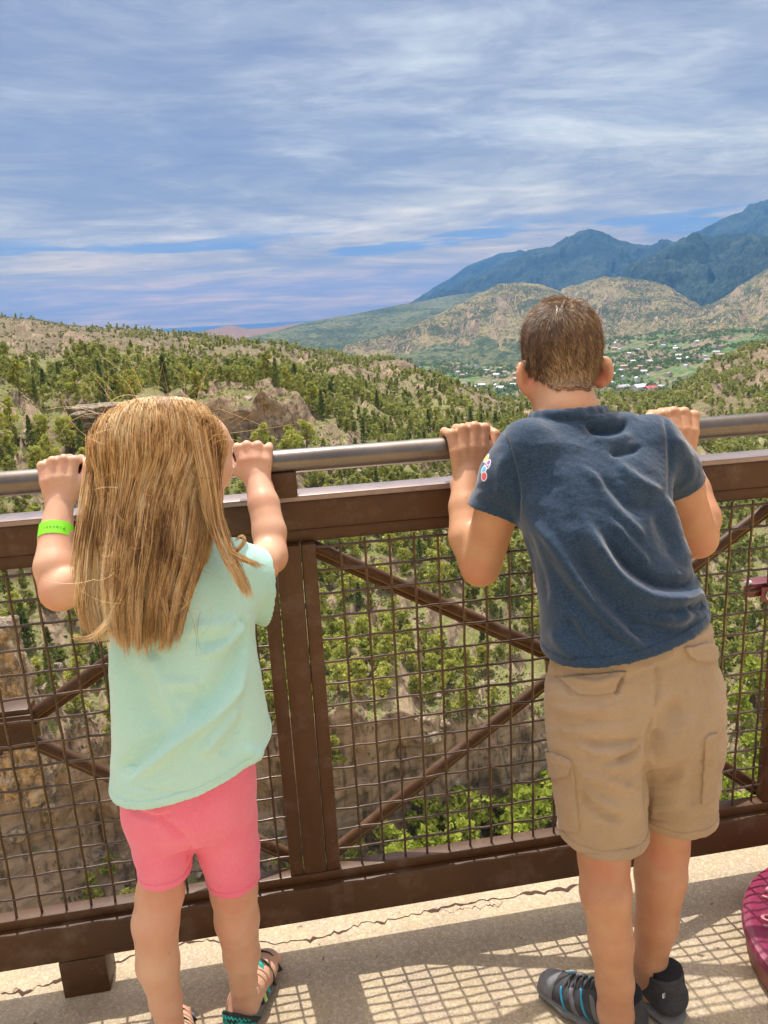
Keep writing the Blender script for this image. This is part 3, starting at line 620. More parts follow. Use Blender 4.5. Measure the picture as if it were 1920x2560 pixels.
# the crack that runs along the sunlit strip: a jagged dark strip laid flat on the deck
m_, t_ = material('crack_dark'); principled(t_, (.07, .035, .022), 1.); M_CRACK = m_
def crack(pts, wmax, seed):
    rg = np.random.default_rng(seed); q = np.array([PZ(x, y, 0)[:2] for x, y in pts]); n = 150; s = np.linspace(0, len(q)-1, n)
    X = np.interp(s, range(len(q)), q[:, 0]); Y = np.interp(s, range(len(q)), q[:, 1])+(fbm(s*9, s*0+seed, 4, seed)-.5)*.020+(fbm(s*2.2, s*0+seed, 3, seed+2)-.5)*.022
    wd = wmax*(.18+.9*np.clip(fbm(s*3, s*0, 3, seed+5)*2.6-.9, 0, 1)**1.5)*np.minimum(1, np.minimum(s, s[-1]-s)*4+.1)
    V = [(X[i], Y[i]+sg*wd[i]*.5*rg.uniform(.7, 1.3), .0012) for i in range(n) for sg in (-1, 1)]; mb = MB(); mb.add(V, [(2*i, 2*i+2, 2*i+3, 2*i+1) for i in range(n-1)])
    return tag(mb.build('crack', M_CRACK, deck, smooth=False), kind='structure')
crack([(0, 2152), (60, 2140), (125, 2122), (215, 2092), (300, 2063), (390, 2040), (460, 2033), (570, 2036), (650, 2030), (720, 2014), (800, 1995), (870, 1978), (935, 1966), (1010, 1952), (1090, 1938), (1170, 1925), (1260, 1913)], .0095, 4)
crack([(935, 1966), (980, 1968), (1040, 1958), (1090, 1950)], .004, 9)

# ------------------------------------------------------------------ the railing
def metal(name, col, rough, coat=0., var=.25, sc=14, wear=(.20, .14, .10), **kw):
    m, t = material(name); p = t.n('ShaderNodeTexCoord').outputs['Object']; n = t.noise(t.scale(p, sc), 1, 6, .65); n2 = t.noise(t.scale(p, (3, 3, 3)), 1, 4, .6)
    sp = t.noise(t.scale(p, 130), 1, 2, .5); streak = t.noise(t.scale(p, (60, 60, 3)), 1, 4, .6)
    c = t.mix(t.mapr(n2, .3, .7), [v*(1-var) for v in col], [v*(1+var) for v in col]); c = t.mix(t.math('MULTIPLY', t.mapr(n, .52, .75), .55), c, wear)
    c = t.mix(t.math('MULTIPLY', t.mapr(sp, .70, .76), .5), c, wear); c = t.mix(t.math('MULTIPLY', t.mapr(streak, .6, .8), .35), c, [v*.5 for v in col])
    principled(t, c, t.mapr(n, .3, .75, rough, rough+.22), t.math('ADD', n, t.math('MULTIPLY', sp, .3)), .12, .002, **{'Coat__Weight': coat, 'Coat__Roughness': .18, 'Specular__IOR__Level': .38}, **kw); return m
M_BEAM = metal('brown_painted_steel', (.078, .033, .011), .42, .05, .3)
M_HAND = metal('worn_steel_handrail', (.17, .145, .125), .22, .3, .2, 9, (.27, .22, .19), Metallic=.85); M_WIRE = metal('brown_painted_wire', (.07, .042, .03), .24, .4, .2, 60, Metallic=.45)
M_LEDGE = metal('beam_cap', (.30, .23, .21), .30, .4, .15, Metallic=.5)
RY = 1.49; SL = .9551
rail = empty('metal_railing', (0, RY, 0))
tag(rail, 'brown steel railing with round handrail, wire mesh panels and diagonal braces', 'railing')
x0, x1 = -2.6, 3.4
hr = MB(); nseg = 40; hr.tube([(x0+(x1-x0)*i/nseg, RY, 1.137) for i in range(nseg+1)], .0238, 28); hr.build('handrail', M_HAND, rail)
for px_ in (-1.125, .025, 1.175, 2.325):
    b = MB(); b.box(px_-.028, px_+.028, RY-.021, RY+.035, 1.068, 1.119, .004); b.build('handrail_bracket', M_BEAM, rail)
# top beam: cap plate, web with a lower lip
tb = MB(); tb.box(x0, x1, RY-.004, RY+.062, 1.0555, 1.0675, .003); tb.build('beam_cap', M_LEDGE, rail)
tb = MB(); tb.box(x0, x1, RY+.004, RY+.056, .995, 1.055, .004); tb.box(x0, x1, RY+.010, RY+.050, .968, .9945, .003); tb.build('top_beam', M_BEAM, rail)
bb = MB(); bb.box(x0, x1, RY-.012, RY+.02, .180, .203, .003); bb.box(x0, x1, RY-.030, RY+.036, .094, .1795, .005); bb.build('bottom_beam', M_BEAM, rail)
cells_top, cells_bot = .975, .196
def post(cx):
    p = MB(); p.box(cx-.0245, cx+.0245, RY-.012, RY+.032, .2035, .9675, .003); p.build('post', M_BEAM, rail)
def stile(xa, xb):
    p = MB(); p.box(xa, xb, RY-.010, RY+.018, .2035, .9675, .0025); return p.build('panel_frame', M_BEAM, rail)
def woven(xa, xb, z_off, x_first):
    mb = MB(); zs = np.arange(cells_bot, cells_top+.001, .0508)+z_off; xs = np.arange(x_first, xb-.004, .0508); a = .0013; r_ = .0028
    for i, z in enumerate(zs):
        k = np.arange(xa, xb+.0001, .0508/4); k = np.append(k, xb); ph = (k-x_first)/.0508*math.pi+i*math.pi
        mb.tube([(x, RY+a*math.cos(p), z+.0005*math.sin(p*1.7+i)) for x, p in zip(k, ph)], r_, 6, caps=False)
    for j, x in enumerate(xs):
        k = np.arange(cells_bot-.002, cells_top+.003, .0508/4); ph = (k-zs[0])/.0508*math.pi+j*math.pi
        mb.tube([(x+.0004*math.sin(p*1.3+j), RY-a*math.cos(p), z) for z, p in zip(k, ph)], r_, 6, caps=False)
    return mb.build('wire_mesh', M_WIRE, rail, auto=R(80))
def brace(a, b, r=.0125):
    m = MB(); m.tube([a, b], r, 14); m.tube([(a[0], a[1]+.006, a[2]-.019), (b[0], b[1]+.006, b[2]-.019)], .008, 8); m.build('brace', M_BEAM, rail)
for k, c0 in enumerate((-1.125, .025, 1.175)):
    post(c0+.0); L_, R_ = c0+.0265, c0+1.15-.0265
    stile(L_, L_+.029); stile(R_-.029, R_)
    xf = {0: -1.125+.0265+.029+.0505, 1: .1306, 2: 1.2825}[k]
    woven(L_+.027, R_-.027, 0, xf)
    cx, cz, by = c0+.577+(-.018 if k == 0 else .035), .612, RY+.026
    hp = MB(); hw = .042; hp.box(cx-hw, cx+hw, by+.0, by+.052, cz-.035, cz+.055, .004); hp.box(cx-hw-.006, cx+hw+.006, by-.006, by-.0005, cz+.018, cz+.044, .002); hp.build('brace_hub', M_BEAM, rail)
    for sx in (-1, 1):
        for sz in (-1, 1): brace((cx+sx*.036, by+.02, cz+sz*.028), (c0+.577+sx*.535, by-.002+.014, .957 if sz > 0 else .212), .0125)
post(2.325)
for fx in (-.49,):
    f = MB(); f.box(fx-.0485, fx+.0485, RY-.030, RY+.04, .0005, .0935, .003); f.build('foot', M_BEAM, rail)
# the bolted bracket on the mesh at right
M_REDM = metal('dark_red_bracket', (.16, .022, .025), .3, .5, .15); M_BOLT = simple_mat('zinc_bolt', (.62, .58, .50), .3, 40, .12, Metallic=.8)
c_ = P(1640, 1278, RY); bx, bz = c_[0], c_[2]
br = empty('bolted_bracket', (bx, RY, bz)); tag(br, 'small dark red bracket with a hex bolt clamped to the wire mesh', 'bracket')
b = MB(); b.box(bx-.020, bx+.06, RY+.006, RY+.03, bz-.016, bz+.013, .003); b.box(bx-.018, bx+.065, RY+.004, RY+.045, bz+.0135, bz+.0175, .001); b.build('clamp_body', M_REDM, br)
b = MB(); b.box(bx-.001, bx+.040, RY-.010, RY-.0045, bz-.024, bz+.012, .003); b.build('front_plate', M_REDM, br)
b = MB(); b.tube([(bx+.021, RY-.0105, bz-.006), (bx+.021, RY-.013, bz-.006)], .013, 20); b.build('washer', M_BOLT, br)
b = MB(); b.tube([(bx+.021, RY-.0132, bz-.006), (bx+.021, RY-.021, bz-.006)], .0085, 6); b.build('hex_bolt', M_BOLT, br)
b = MB(); b.tube([(bx-.033, RY+.012, bz+.018), (bx-.012, RY+.016, bz+.017)], .0055, 12); b.build('white_plug', simple_mat('white_plastic', (.75, .77, .76), .4), br)

# ------------------------------------------------------------------ the round magenta step
def fit_circle(Q):
    Q = np.array(Q); A = np.c_[2*Q, np.ones(len(Q))]; s = np.linalg.lstsq(A, (Q**2).sum(1), rcond=None)[0]; return s[0], s[1], math.sqrt(s[2]+s[0]**2+s[1]**2)
ST_H = .078
k_ = 1659/1920.
top_pts = [PZ(x*k_, y*k_, ST_H)[:2] for x, y in ((1920, 2161), (1893, 2196), (1871, 2226), (1862, 2262), (1861, 2300), (1868, 2330), (1884, 2362), (1901, 2383), (1920, 2405))]
scx, scy, srd = fit_circle(top_pts)
print('STEP', scx, scy, srd, [PZ(x*k_, y*k_, 0)[:2] for x, y in ((1855, 2330), (1862, 2361), (1880, 2410), (1907, 2465), (1920, 2482))])
M_STEP = metal('magenta_enamel', (.22, .022, .065), .34, .3, .12, 8, (.42, .05, .14)); M_STEPS = metal('faded_step_side', (.26, .095, .075), .55, .1, .15, 6, (.33, .16, .12))
stp = empty('round_step', (scx, scy, 0)); tag(stp, 'round magenta step with raised STEP UP lettering at the lower right edge', 'step')
n = 72; rings = [(srd-.008, .0), (srd-.004, ST_H*.5), (srd, ST_H-.022)]; mb = MB(); V = []; 
for r_, z in rings: V += [(scx+r_*math.cos(2*math.pi*i/n), scy+r_*math.sin(2*math.pi*i/n), z) for i in range(n)]
mb.add(V, [(j*n+i, j*n+(i+1) % n, (j+1)*n+(i+1) % n, (j+1)*n+i) for j in range(2) for i in range(n)]); mb.build('side', M_STEPS, stp)
rings = [(srd-.004, ST_H-.0225), (srd+.004, ST_H-.022), (srd+.005, ST_H-.010), (srd+.001, ST_H-.003), (srd-.008, ST_H), (srd-.022, ST_H), (srd-.025, ST_H-.002), (.05, ST_H-.002)]; mb = MB(); V = []
for r_, z in rings: V += [(scx+r_*math.cos(2*math.pi*i/n), scy+r_*math.sin(2*math.pi*i/n), z) for i in range(n)]
mb.add(V, [(j*n+i, j*n+(i+1) % n, (j+1)*n+(i+1) % n, (j+1)*n+i) for j in range(len(rings)-1) for i in range(n)]+[tuple((len(rings)-1)*n+i for i in range(n))]); mb.build('top', M_STEP, stp)
M_LET = metal('worn_letters', (.50, .20, .22), .4, .2, .1, 20, (.6, .35, .33))
def letter(ch, size, ext, mat, parent, M, name='raised_letter', bevel=.0008):
    cu = bpy.data.curves.new('letter', 'FONT'); cu.body = ch; cu.size = size; cu.extrude = ext; cu.align_x = 'CENTER'; cu.align_y = 'CENTER'; cu.bevel_depth = bevel; cu.bevel_resolution = 1
    o = bpy.data.objects.new('tmp', cu); COL.objects.link(o); dg = bpy.context.evaluated_depsgraph_get(); me = bpy.data.meshes.new_from_object(o.evaluated_get(dg)); bpy.data.objects.remove(o)
    me.transform(M); return link_mesh(name, me, mat, parent)
lp = [PZ(x*k_, y*k_, ST_H)[:2] for x, y in ((1899, 2216), (1902, 2244), (1903, 2294), (1907, 2320))]; la = [math.atan2(q[1]-scy, q[0]-scx) % (2*math.pi) for q in lp]; dla = la[1]-la[0]
for ch, a in zip('STEPUP', [la[0]-2*dla, la[0]-dla]+la):
    rr_ = srd-.052; M = Matrix.Translation((scx+rr_*math.cos(a), scy+rr_*math.sin(a), ST_H+.0005)) @ Matrix.Rotation(a+math.pi/2, 4, 'Z') @ Matrix.Diagonal((.62, 1.05, 1, 1))
    letter(ch, .058, .0028, M_LET, stp, M)
# ------------------------------------------------------------------ soft bodies: distance fields turned into one continuous skin
import openvdb
def smin(a, b, k):
    if k <= 0: return np.minimum(a, b)
    h = np.clip(.5+.5*(b-a)/k, 0, 1); return b*(1-h)+a*h-k*h*(1-h)
def smax(a, b, k): return -smin(-a, -b, k)
class Field:
    def __init__(s, lo, hi, h):
        s.lo = np.array(lo, float); s.h = h; s.n = np.ceil((np.array(hi)-s.lo)/h).astype(int)+1
        s.D = np.full(s.n, .04, np.float32)
    def block(s, lo, hi):
        a = np.clip(np.floor((np.array(lo)-s.lo)/s.h).astype(int), 0, s.n-1); b = np.clip(np.ceil((np.array(hi)-s.lo)/s.h).astype(int)+1, 1, s.n)
        b = np.maximum(b, a+1)
        g = [(s.lo[i]+np.arange(a[i], b[i])*s.h).astype(np.float32) for i in range(3)]
        return tuple(slice(a[i], b[i]) for i in range(3)), g[0][:, None, None], g[1][None, :, None], g[2][None, None, :]
    def chain(s, pts, rs, k=.01, flat=None, clip=None, hollow=None, kk=None, clip2=None):
        """tapering limb through pts; flat=(axis, factor) squeezes its section; clip=(point, normal) cuts its end"""
        P_ = [np.array(p, float) for p in pts]; rs = list(rs); mr = max(rs)*1.25+.03
        lo = np.min(P_, 0)-mr; hi = np.max(P_, 0)+mr; sl, X, Y, Z = s.block(lo, hi); d = None
        fl = None
        if flat: fl = np.array(flat[0], float); fl /= np.linalg.norm(fl)
        for i in range(len(P_)-1):
            a, b = P_[i], P_[i+1]; ab = b-a; L2 = ab@ab+1e-12
            t = np.clip(((X-a[0])*ab[0]+(Y-a[1])*ab[1]+(Z-a[2])*ab[2])/L2, 0, 1); ts = t*t*(3-2*t)*.5+t*.5
            dx, dy, dz = X-(a[0]+t*ab[0]), Y-(a[1]+t*ab[1]), Z-(a[2]+t*ab[2]); q = dx*dx+dy*dy+dz*dz
            if fl is not None: c = dx*fl[0]+dy*fl[1]+dz*fl[2]; q = q+c*c*(1/flat[1]**2-1)
            e = np.sqrt(q)-(rs[i]*(1-ts)+rs[i+1]*ts)
            if flat: e = e*(.5+.5*flat[1])
            d = e if d is None else smin(d, e, kk if kk is not None else k*.6)
        if clip is not None:
            pc = lambda c: (X-c[0][0])*c[1][0]+(Y-c[0][1])*c[1][1]+(Z-c[0][2])*c[1][2]
            w_ = pc(clip)
            if hollow: d2 = smax(d, -smax(d+hollow[0], -(w_+hollow[1]), .003), .002); d = d2
            d = smax(d, w_, .0025)
            if clip2 is not None: d = smax(d, pc(clip2), .0025)
        s.D[sl] = smin(s.D[sl], d.astype(np.float32), k); return s
    def ell(s, c, r, M=None, k=.01, sub=False, e=2.):
        """ellipsoid; rows of M are its local axes"""
        c = np.array(c, float); r = np.array(r, float); m = r.max()*1.2+.03; sl, X, Y, Z = s.block(c-m, c+m); M = np.eye(3) if M is None else np.array(M)
        u = [np.abs(((X-c[0])*M[i][0]+(Y-c[1])*M[i][1]+(Z-c[2])*M[i][2])/r[i]) for i in range(3)]
        k0 = (u[0]**e+u[1]**e+u[2]**e)**(1/e) if e != 2 else np.sqrt(u[0]**2+u[1]**2+u[2]**2)
        g = np.sqrt((u[0]/r[0])**2+(u[1]/r[1])**2+(u[2]/r[2])**2)/np.maximum(k0, 1e-4)
        d = (k0-1)/np.maximum(g, 1e-3) if e == 2 else (k0-1)*r.min(); d = d.astype(np.float32)
        s.D[sl] = smax(s.D[sl], -d, k) if sub else smin(s.D[sl], d, k); return s
    def loft(s, lv, k=.01, e=2.3, clips=(), hollow=None, grow=0., ztop=None, zbot=None, yaw=0.):
        """trunk from level sections: (z, cx, cy, halfwidth, halfdepth)"""
        lv = np.array(sorted(lv)); z0 = lv[0, 0]-.0 if zbot is None else zbot; z1 = lv[-1, 0] if ztop is None else ztop
        m = .05+grow; sl, X, Y, Z = s.block((min(lv[:, 1]-lv[:, 3])-m, min(lv[:, 2]-lv[:, 4])-m, z0-.03), (max(lv[:, 1]+lv[:, 3])+m, max(lv[:, 2]+lv[:, 4])+m, z1+.03))
        zf = Z.ravel(); I = lambda j: smooth_interp(np.clip(zf, lv[0, 0], lv[-1, 0]), lv[:, 0], lv[:, j])[None, None, :]
        cx, cy_, a, b = I(1), I(2), I(3)+grow, I(4)+grow; dx, dy = X-cx, Y-cy_
        if yaw: dx, dy = dx*math.cos(yaw)+dy*math.sin(yaw), -dx*math.sin(yaw)+dy*math.cos(yaw)
        q = ((np.abs(dx)/a)**e+(np.abs(dy)/b)**e)**(1/e); d = (q-1)*np.minimum(a, b)
        w_ = None
        for c in clips:
            v = (X-c[0][0])*c[1][0]+(Y-c[0][1])*c[1][1]+(Z-c[0][2])*c[1][2]
            if hollow and w_ is None: d = smax(d, -smax(d+hollow[0], -(v+hollow[1]), .003), .002)
            w_ = v; d = smax(d, v, .0025)
        if not clips or ztop is not None or True: d = smax(d, Z-z1, .012)
        if not clips: d = smax(d, z0-Z, .012)
        s.D[sl] = smin(s.D[sl], d.astype(np.float32), k); return s
    def mesh(s):
        g = openvdb.FloatGrid(.04); g.copyFromArray(np.clip(s.D, -.04, .04)); p, q = g.convertToQuads(isovalue=0.)
        V = np.array(p, float)*s.h+s.lo; F = np.array(q, np.int64)
        a, b, c = V[F[:, 0]], V[F[:, 1]], V[F[:, 2]]; vol = np.einsum('ij,ij->i', a, np.cross(b, c)).sum()
        if vol < 0: F = F[:, ::-1]
        return V, F
def vnormals(V, F):
    n = np.cross(V[F[:, 2]]-V[F[:, 0]], V[F[:, 3]]-V[F[:, 1]]); N_ = np.zeros_like(V)
    for k in range(4): np.add.at(N_, F[:, k], n)
    return N_/np.maximum(np.linalg.norm(N_, axis=1), 1e-12)[:, None]
def relax(V, F, it=1, f=.5):
    E = np.concatenate([F[:, [0, 1]], F[:, [1, 2]], F[:, [2, 3]], F[:, [3, 0]]]); E = np.concatenate([E, E[:, ::-1]])
    cnt_ = np.bincount(E[:, 0], minlength=len(V)).astype(float)
    for _ in range(it):
        S = np.stack([np.bincount(E[:, 0], V[E[:, 1], k], minlength=len(V)) for k in range(3)], 1)/np.maximum(cnt_, 1)[:, None]; V = V+(S-V)*f
    return V
def seg_dist(px, py, pts):
    """distance to a polyline, position along it and signed side"""
    best = np.full(px.shape, 1e9); bt = np.zeros(px.shape); sd = np.zeros(px.shape); n = len(pts)-1
    for i in range(n):
        ax, ay = pts[i]; bx, by = pts[i+1]; dx, dy = bx-ax, by-ay; t = np.clip(((px-ax)*dx+(py-ay)*dy)/(dx*dx+dy*dy), 0, 1)
        ex, ey = px-ax-t*dx, py-ay-t*dy; d = np.hypot(ex, ey); m = d < best; best = np.where(m, d, best); bt = np.where(m, (i+t)/n, bt); sd = np.where(m, np.sign(dx*ey-dy*ex), sd)
    return best, bt, sd
def smooth_poly(pts, n=24):
    q = np.array(pts, float)
    if len(q) < 3: return [tuple(p) for p in q]
    t = np.linspace(0, len(q)-1, n); return list(zip(smooth_interp(t, np.arange(len(q)), q[:, 0]), smooth_interp(t, np.arange(len(q)), q[:, 1])))
def folds(V, F, lines, facing=.15):
    """press ridges (+) and valleys (-) into cloth: (points, height in m, width in px)"""
    N_ = vnormals(V, F); px_, py_ = to_px(V[:, 0], V[:, 1], V[:, 2]); vd = V-np.array([0, 0, CAM_Z]); vd /= np.linalg.norm(vd, axis=1)[:, None]
    fc = np.clip((-(N_*vd).sum(1)-0.0)/facing, 0, 1); dsp = np.zeros(len(V))
    for pts, hgt_, wd in lines:
        d, t, sg = seg_dist(px_, py_, smooth_poly(pts)); w2 = wd*(.75+.5*np.sin(t*math.pi)); prof = np.exp(-(d/w2)**2)*np.clip(np.minimum(t, 1-t)*5+.12, 0, 1)
        dsp += 1.6*hgt_*prof*np.where(sg > 0, 1, np.exp(-(d/w2)**2*.5))
    return V+N_*(dsp*fc)[:, None]
def wrinkle(V, F, amp, sx_, sz2, seed, slant=.4, mask=None):
    N_ = vnormals(V, F); u = np.arctan2(V[:, 1]-V[:, 1].mean(), V[:, 0]-V[:, 0].mean())
    a = fbm((V[:, 0]+V[:, 1]*.6+slant*V[:, 2])*sx_, (V[:, 2]-slant*V[:, 0]+.3*V[:, 1])*sz2, 4, seed, ridged=True)-.62
    if mask is not None: a = a*mask
    return V+N_*(a*amp)[:, None]
def in_poly(px_, py_, poly):
    c = np.zeros(px_.shape, bool); n = len(poly)
    for i in range(n):
        x1_, y1_ = poly[i]; x2_, y2_ = poly[(i+1) % n]
        if y1_ == y2_: continue
        c ^= ((y1_ > py_) != (y2_ > py_)) & (px_ < (x2_-x1_)*(py_-y1_)/(y2_-y1_)+x1_)
    return c
def patch(name, V, F, poly, off, mat, parent, facing=.05, fn=None):
    """a second layer of cloth lying on the surface inside an outline"""
    N_ = vnormals(V, F); px_, py_ = to_px(V[:, 0], V[:, 1], V[:, 2]); vd = V-np.array([0, 0, CAM_Z]); vd /= np.linalg.norm(vd, axis=1)[:, None]
    ins = in_poly(px_, py_, poly)&(-(N_*vd).sum(1) > facing) if poly is not None else np.ones(len(V), bool)
    if fn is not None: ins &= fn(V)
    fk = F[ins[F].all(1)]
    if len(fk) < 4: return None
    us, inv_ = np.unique(fk, return_inverse=True); fk2 = inv_.reshape(fk.shape)
    E = np.concatenate([fk2[:, [0, 1]], fk2[:, [1, 2]], fk2[:, [2, 3]], fk2[:, [3, 0]]]); key = np.sort(E, 1); _, ix, ct = np.unique(key, axis=0, return_index=True, return_counts=True); be = E[ix[ct == 1]]
    Vt = V[us]+N_[us]*off; bidx = np.unique(be)
    # even out the cut edge
    for _ in range(6):
        S = np.zeros((len(Vt), 3)); c = np.zeros(len(Vt))
        for a, b in ((0, 1), (1, 0)): np.add.at(S, be[:, a], Vt[be[:, b]]); np.add.at(c, be[:, a], 1)
        Vt[bidx] = Vt[bidx]*.5+.5*S[bidx]/c[bidx][:, None]
    Vb = Vt-N_[us]*(off+.0015); n = len(us); sk = np.stack([be[:, 1], be[:, 0], be[:, 0]+n, be[:, 1]+n], 1)
    return mesh_np(name, np.concatenate([Vt, Vb]), np.concatenate([fk2, sk]), mat, parent)

# --- skin, cloth and hair stuffs
def skin_mat(name, col, red, joints=()):
    m, t = material(name); p = t.n('ShaderNodeNewGeometry').outputs['Position']; n = t.noise(t.scale(p, 14), 1, 4, .6); f = t.noise(t.scale(p, 260), 1, 3, .6)
    sp = t.noise(t.scale(p, 95), 1, 2, .5); c = t.mix(t.mapr(n, .36, .66), col, red); c = t.mix(t.math('MULTIPLY', t.mapr(sp, .66, .78), .35), c, [v*.6 for v in red])
    for q, r_, k_j in joints:
        c = t.mix(t.math('MULTIPLY', t.mapr(t.vm('LENGTH', t.vm('SUBTRACT', p, tuple(float(v) for v in q))), r_, r_*.25, 0, 1, True), k_j), c, (.62, .22, .15))
    v_ = t.n('ShaderNodeTexVoronoi', {'feature': 'DISTANCE_TO_EDGE'}, Vector=t.scale(p, 420), Scale=1.).outputs[0]; f = t.math('ADD', t.math('MULTIPLY', v_, .8), f)
    principled(t, c, t.mapr(f, .5, 1.2, .42, .58), f, .12, .001, **{'Subsurface__Weight': .22, 'Subsurface__Radius': (.012, .005, .003), 'Subsurface__Scale': .6, 'Specular__IOR__Level': .4}); return m
M_SKB = skin_mat('tanned_skin', (.60, .335, .19), (.55, .265, .148), [(P(1030, 1245, 1.29), .045, .35), (P(1512, 1185, 1.29), .045, .35), (P(1146, 830, 1.35), .028, .8), (P(1300, 815, 1.35), .028, .8), (P(1310, 1890, 1.08), .04, .4), (P(1430, 1860, 1.14), .04, .4)])
M_SKG = skin_mat('fair_skin', (.69, .425, .285), (.65, .34, .225), [(P(112, 1290, 1.32), .045, .35), (P(592, 1215, 1.34), .045, .3), (P(150, 990, 1.48), .03, .3), (P(345, 1950, 1.17), .05, .4), (P(505, 1950, 1.22), .05, .4)])
def cloth_mat(name, a, b, weave=900, rough=.9, heather=.5, extra=None, sheen=.25, nsc=5):
    m, t = material(name); p = t.n('ShaderNodeNewGeometry').outputs['Position']; n = t.noise(t.scale(p, nsc), 1, 4, .6); hz_ = t.noise(t.scale(p, (240, 240, 420)), 1, 3, .7)
    wv = t.noise(t.scale(p, weave), 1, 2, .5); f = t.math('ADD', t.math('MULTIPLY', n, 1-heather), t.math('MULTIPLY', hz_, heather)); c = t.mix(t.mapr(f, .38, .62), a, b)
    if extra: c = extra(t, p, c)
    principled(t, c, rough, t.math('ADD', t.math('MULTIPLY', hz_, .8), wv), .2, .001, **{'Sheen__Weight': sheen, 'Sheen__Roughness': .5, 'Specular__IOR__Level': .2}); return m
def spots(lst):
    def f(t, p, c):
        for q, r_, col in lst:
            d = t.vm('LENGTH', t.vm('SUBTRACT', p, tuple(float(v) for v in q)))
            c = t.mix(t.mapr(d, r_+.0008, r_-.0008), c, (.85, .85, .85)); c = t.mix(t.mapr(d, r_-.0012, r_-.0022), c, col)
        return c
    return f
def hair_mat(name, stops, rough=.36):
    m, t = material(name); g = t.n('ShaderNodeNewGeometry'); isl = g.outputs['Random Per Island']; p = g.outputs['Position']; n = t.noise(t.scale(p, (62, 62, 7)), 1, 4, .65)
    zf = t.noise(t.scale(p, (17, 17, 3.2)), 1, 3, .5)
    f = t.math('ADD', t.math('MULTIPLY', isl, .20), t.math('ADD', t.math('MULTIPLY', n, .46), t.math('MULTIPLY', zf, .50))); c = t.ramp(f, stops)
    b = t.n('ShaderNodeBsdfPrincipled', None, **{'Base__Color': c, 'Roughness': rough, 'Specular__IOR__Level': .7}); tr = t.n('ShaderNodeBsdfTranslucent', None, Color=c)
    t.n('ShaderNodeOutputMaterial', None, Surface=t.n('ShaderNodeMixShader', None, _0=.22, _1=b, _2=tr)); return m
M_HAIRG = hair_mat('golden_brown_hair', [(.37, (.12, .05, .016)), (.48, (.44, .23, .08)), (.58, (.88, .58, .25)), (.73, (1., .86, .56))], .30)
M_HAIRB = hair_mat('short_brown_hair', [(.36, (.07, .036, .018)), (.55, (.23, .13, .064)), (.78, (.60, .41, .22))], .42)
M_EYE = simple_mat('eye_white', (.80, .78, .75), .2)
def tubes(paths, rad0, ns=3):
    """many strands at once: paths (n, m, 3), radius (n, m)"""
    n, m, _ = paths.shape; T = np.gradient(paths, axis=1); T /= np.maximum(np.linalg.norm(T, axis=2, keepdims=True), 1e-9); up = np.array([.31, -.9, .3]); A = np.cross(T, up); A /= np.maximum(np.linalg.norm(A, axis=2, keepdims=True), 1e-6); B = np.cross(A, T)
    V = np.stack([paths+(A*math.cos(2*math.pi*k/ns)+B*math.sin(2*math.pi*k/ns))*rad0[..., None] for k in range(ns)], 2).reshape(-1, 3)
    base = (np.arange(n)[:, None]*m+np.arange(m-1)[None]).ravel()*ns; F = np.concatenate([np.stack([base+k, base+(k+1) % ns, base+ns+(k+1) % ns, base+ns+k], 1) for k in range(ns)])
    return V, F

# --- a hand closed round the handrail
def hand(S, cx, wrist, side, s=1., tilt=0., dx=0.):
    zt = 1.137+.0238; off = [-.0305, -.0105, .0105, .029]        # little finger ... index, index next to the thumb
    rr = [.0076, .0086, .0090, .0086]; up_ = [-.006, .0015, .0035, 0.]; Wp = np.array(wrist)
    for i in range(4):
        x = cx+side*off[i]*s; zk = zt+(.014+up_[i])*s+tilt*(x-cx); sp = side*off[i]*.10*s
        mcp = np.array([x, RY-.028*s, zk]); pip = np.array([x+sp, RY+.014*s, zt+.0105*s+up_[i]*.5]); dip = np.array([x+sp*1.2, RY+.0325, 1.137+.004]); tip = np.array([x+sp, RY+.027, 1.137-.021])
        w0 = Wp+np.array([side*off[i]*.52*s, -.001, .004])
        S.chain([w0, w0*.45+mcp*.55+np.array([0, -.005*s, .002]), mcp], [.0112*s, .0108*s, .0100*s], k=.0055)
        S.chain([mcp, pip, dip, tip], [rr[i]*1.16*s, rr[i]*1.04*s, rr[i]*.95*s, rr[i]*.82*s], k=.0028, kk=.002)
        S.ell(mcp+np.array([0, -.002, .0015*s]), (.0092*s, .0092*s, .0088*s), k=.004)
    # palm pad and thumb
    S.chain([Wp+np.array([side*.004, .006, .012]), (cx+side*.004*s, RY-.028*s, 1.137+.002)], [.017*s, .015*s], k=.012)
    b0 = Wp+np.array([side*.014*s, .004, .010]); m1 = np.array([cx+side*.040*s, RY-.034*s, 1.137-.002]); i1 = np.array([cx+side*.0505*s, RY-.020*s, 1.137+.022*s]); t1 = np.array([cx+side*.0435*s, RY+.001*s, zt+.0085*s])
    S.chain([b0, m1], [.0155*s, .0118*s], k=.012); S.chain([m1, i1, t1], [.0112*s, .0098*s, .0078*s], k=.004, kk=.003)
def frame(yaw, pitch, roll=0.):
    """rows: right, forward, up of a head; yaw clockwise seen from above, pitch down"""
    f = np.array([math.sin(yaw)*math.cos(pitch), math.cos(yaw)*math.cos(pitch), -math.sin(pitch)]); r = np.array([math.cos(yaw), -math.sin(yaw), 0.]); u = np.cross(r, f)
    r2 = math.cos(roll)*r+math.sin(roll)*u; return np.stack([r2, f, np.cross(r2, f)])
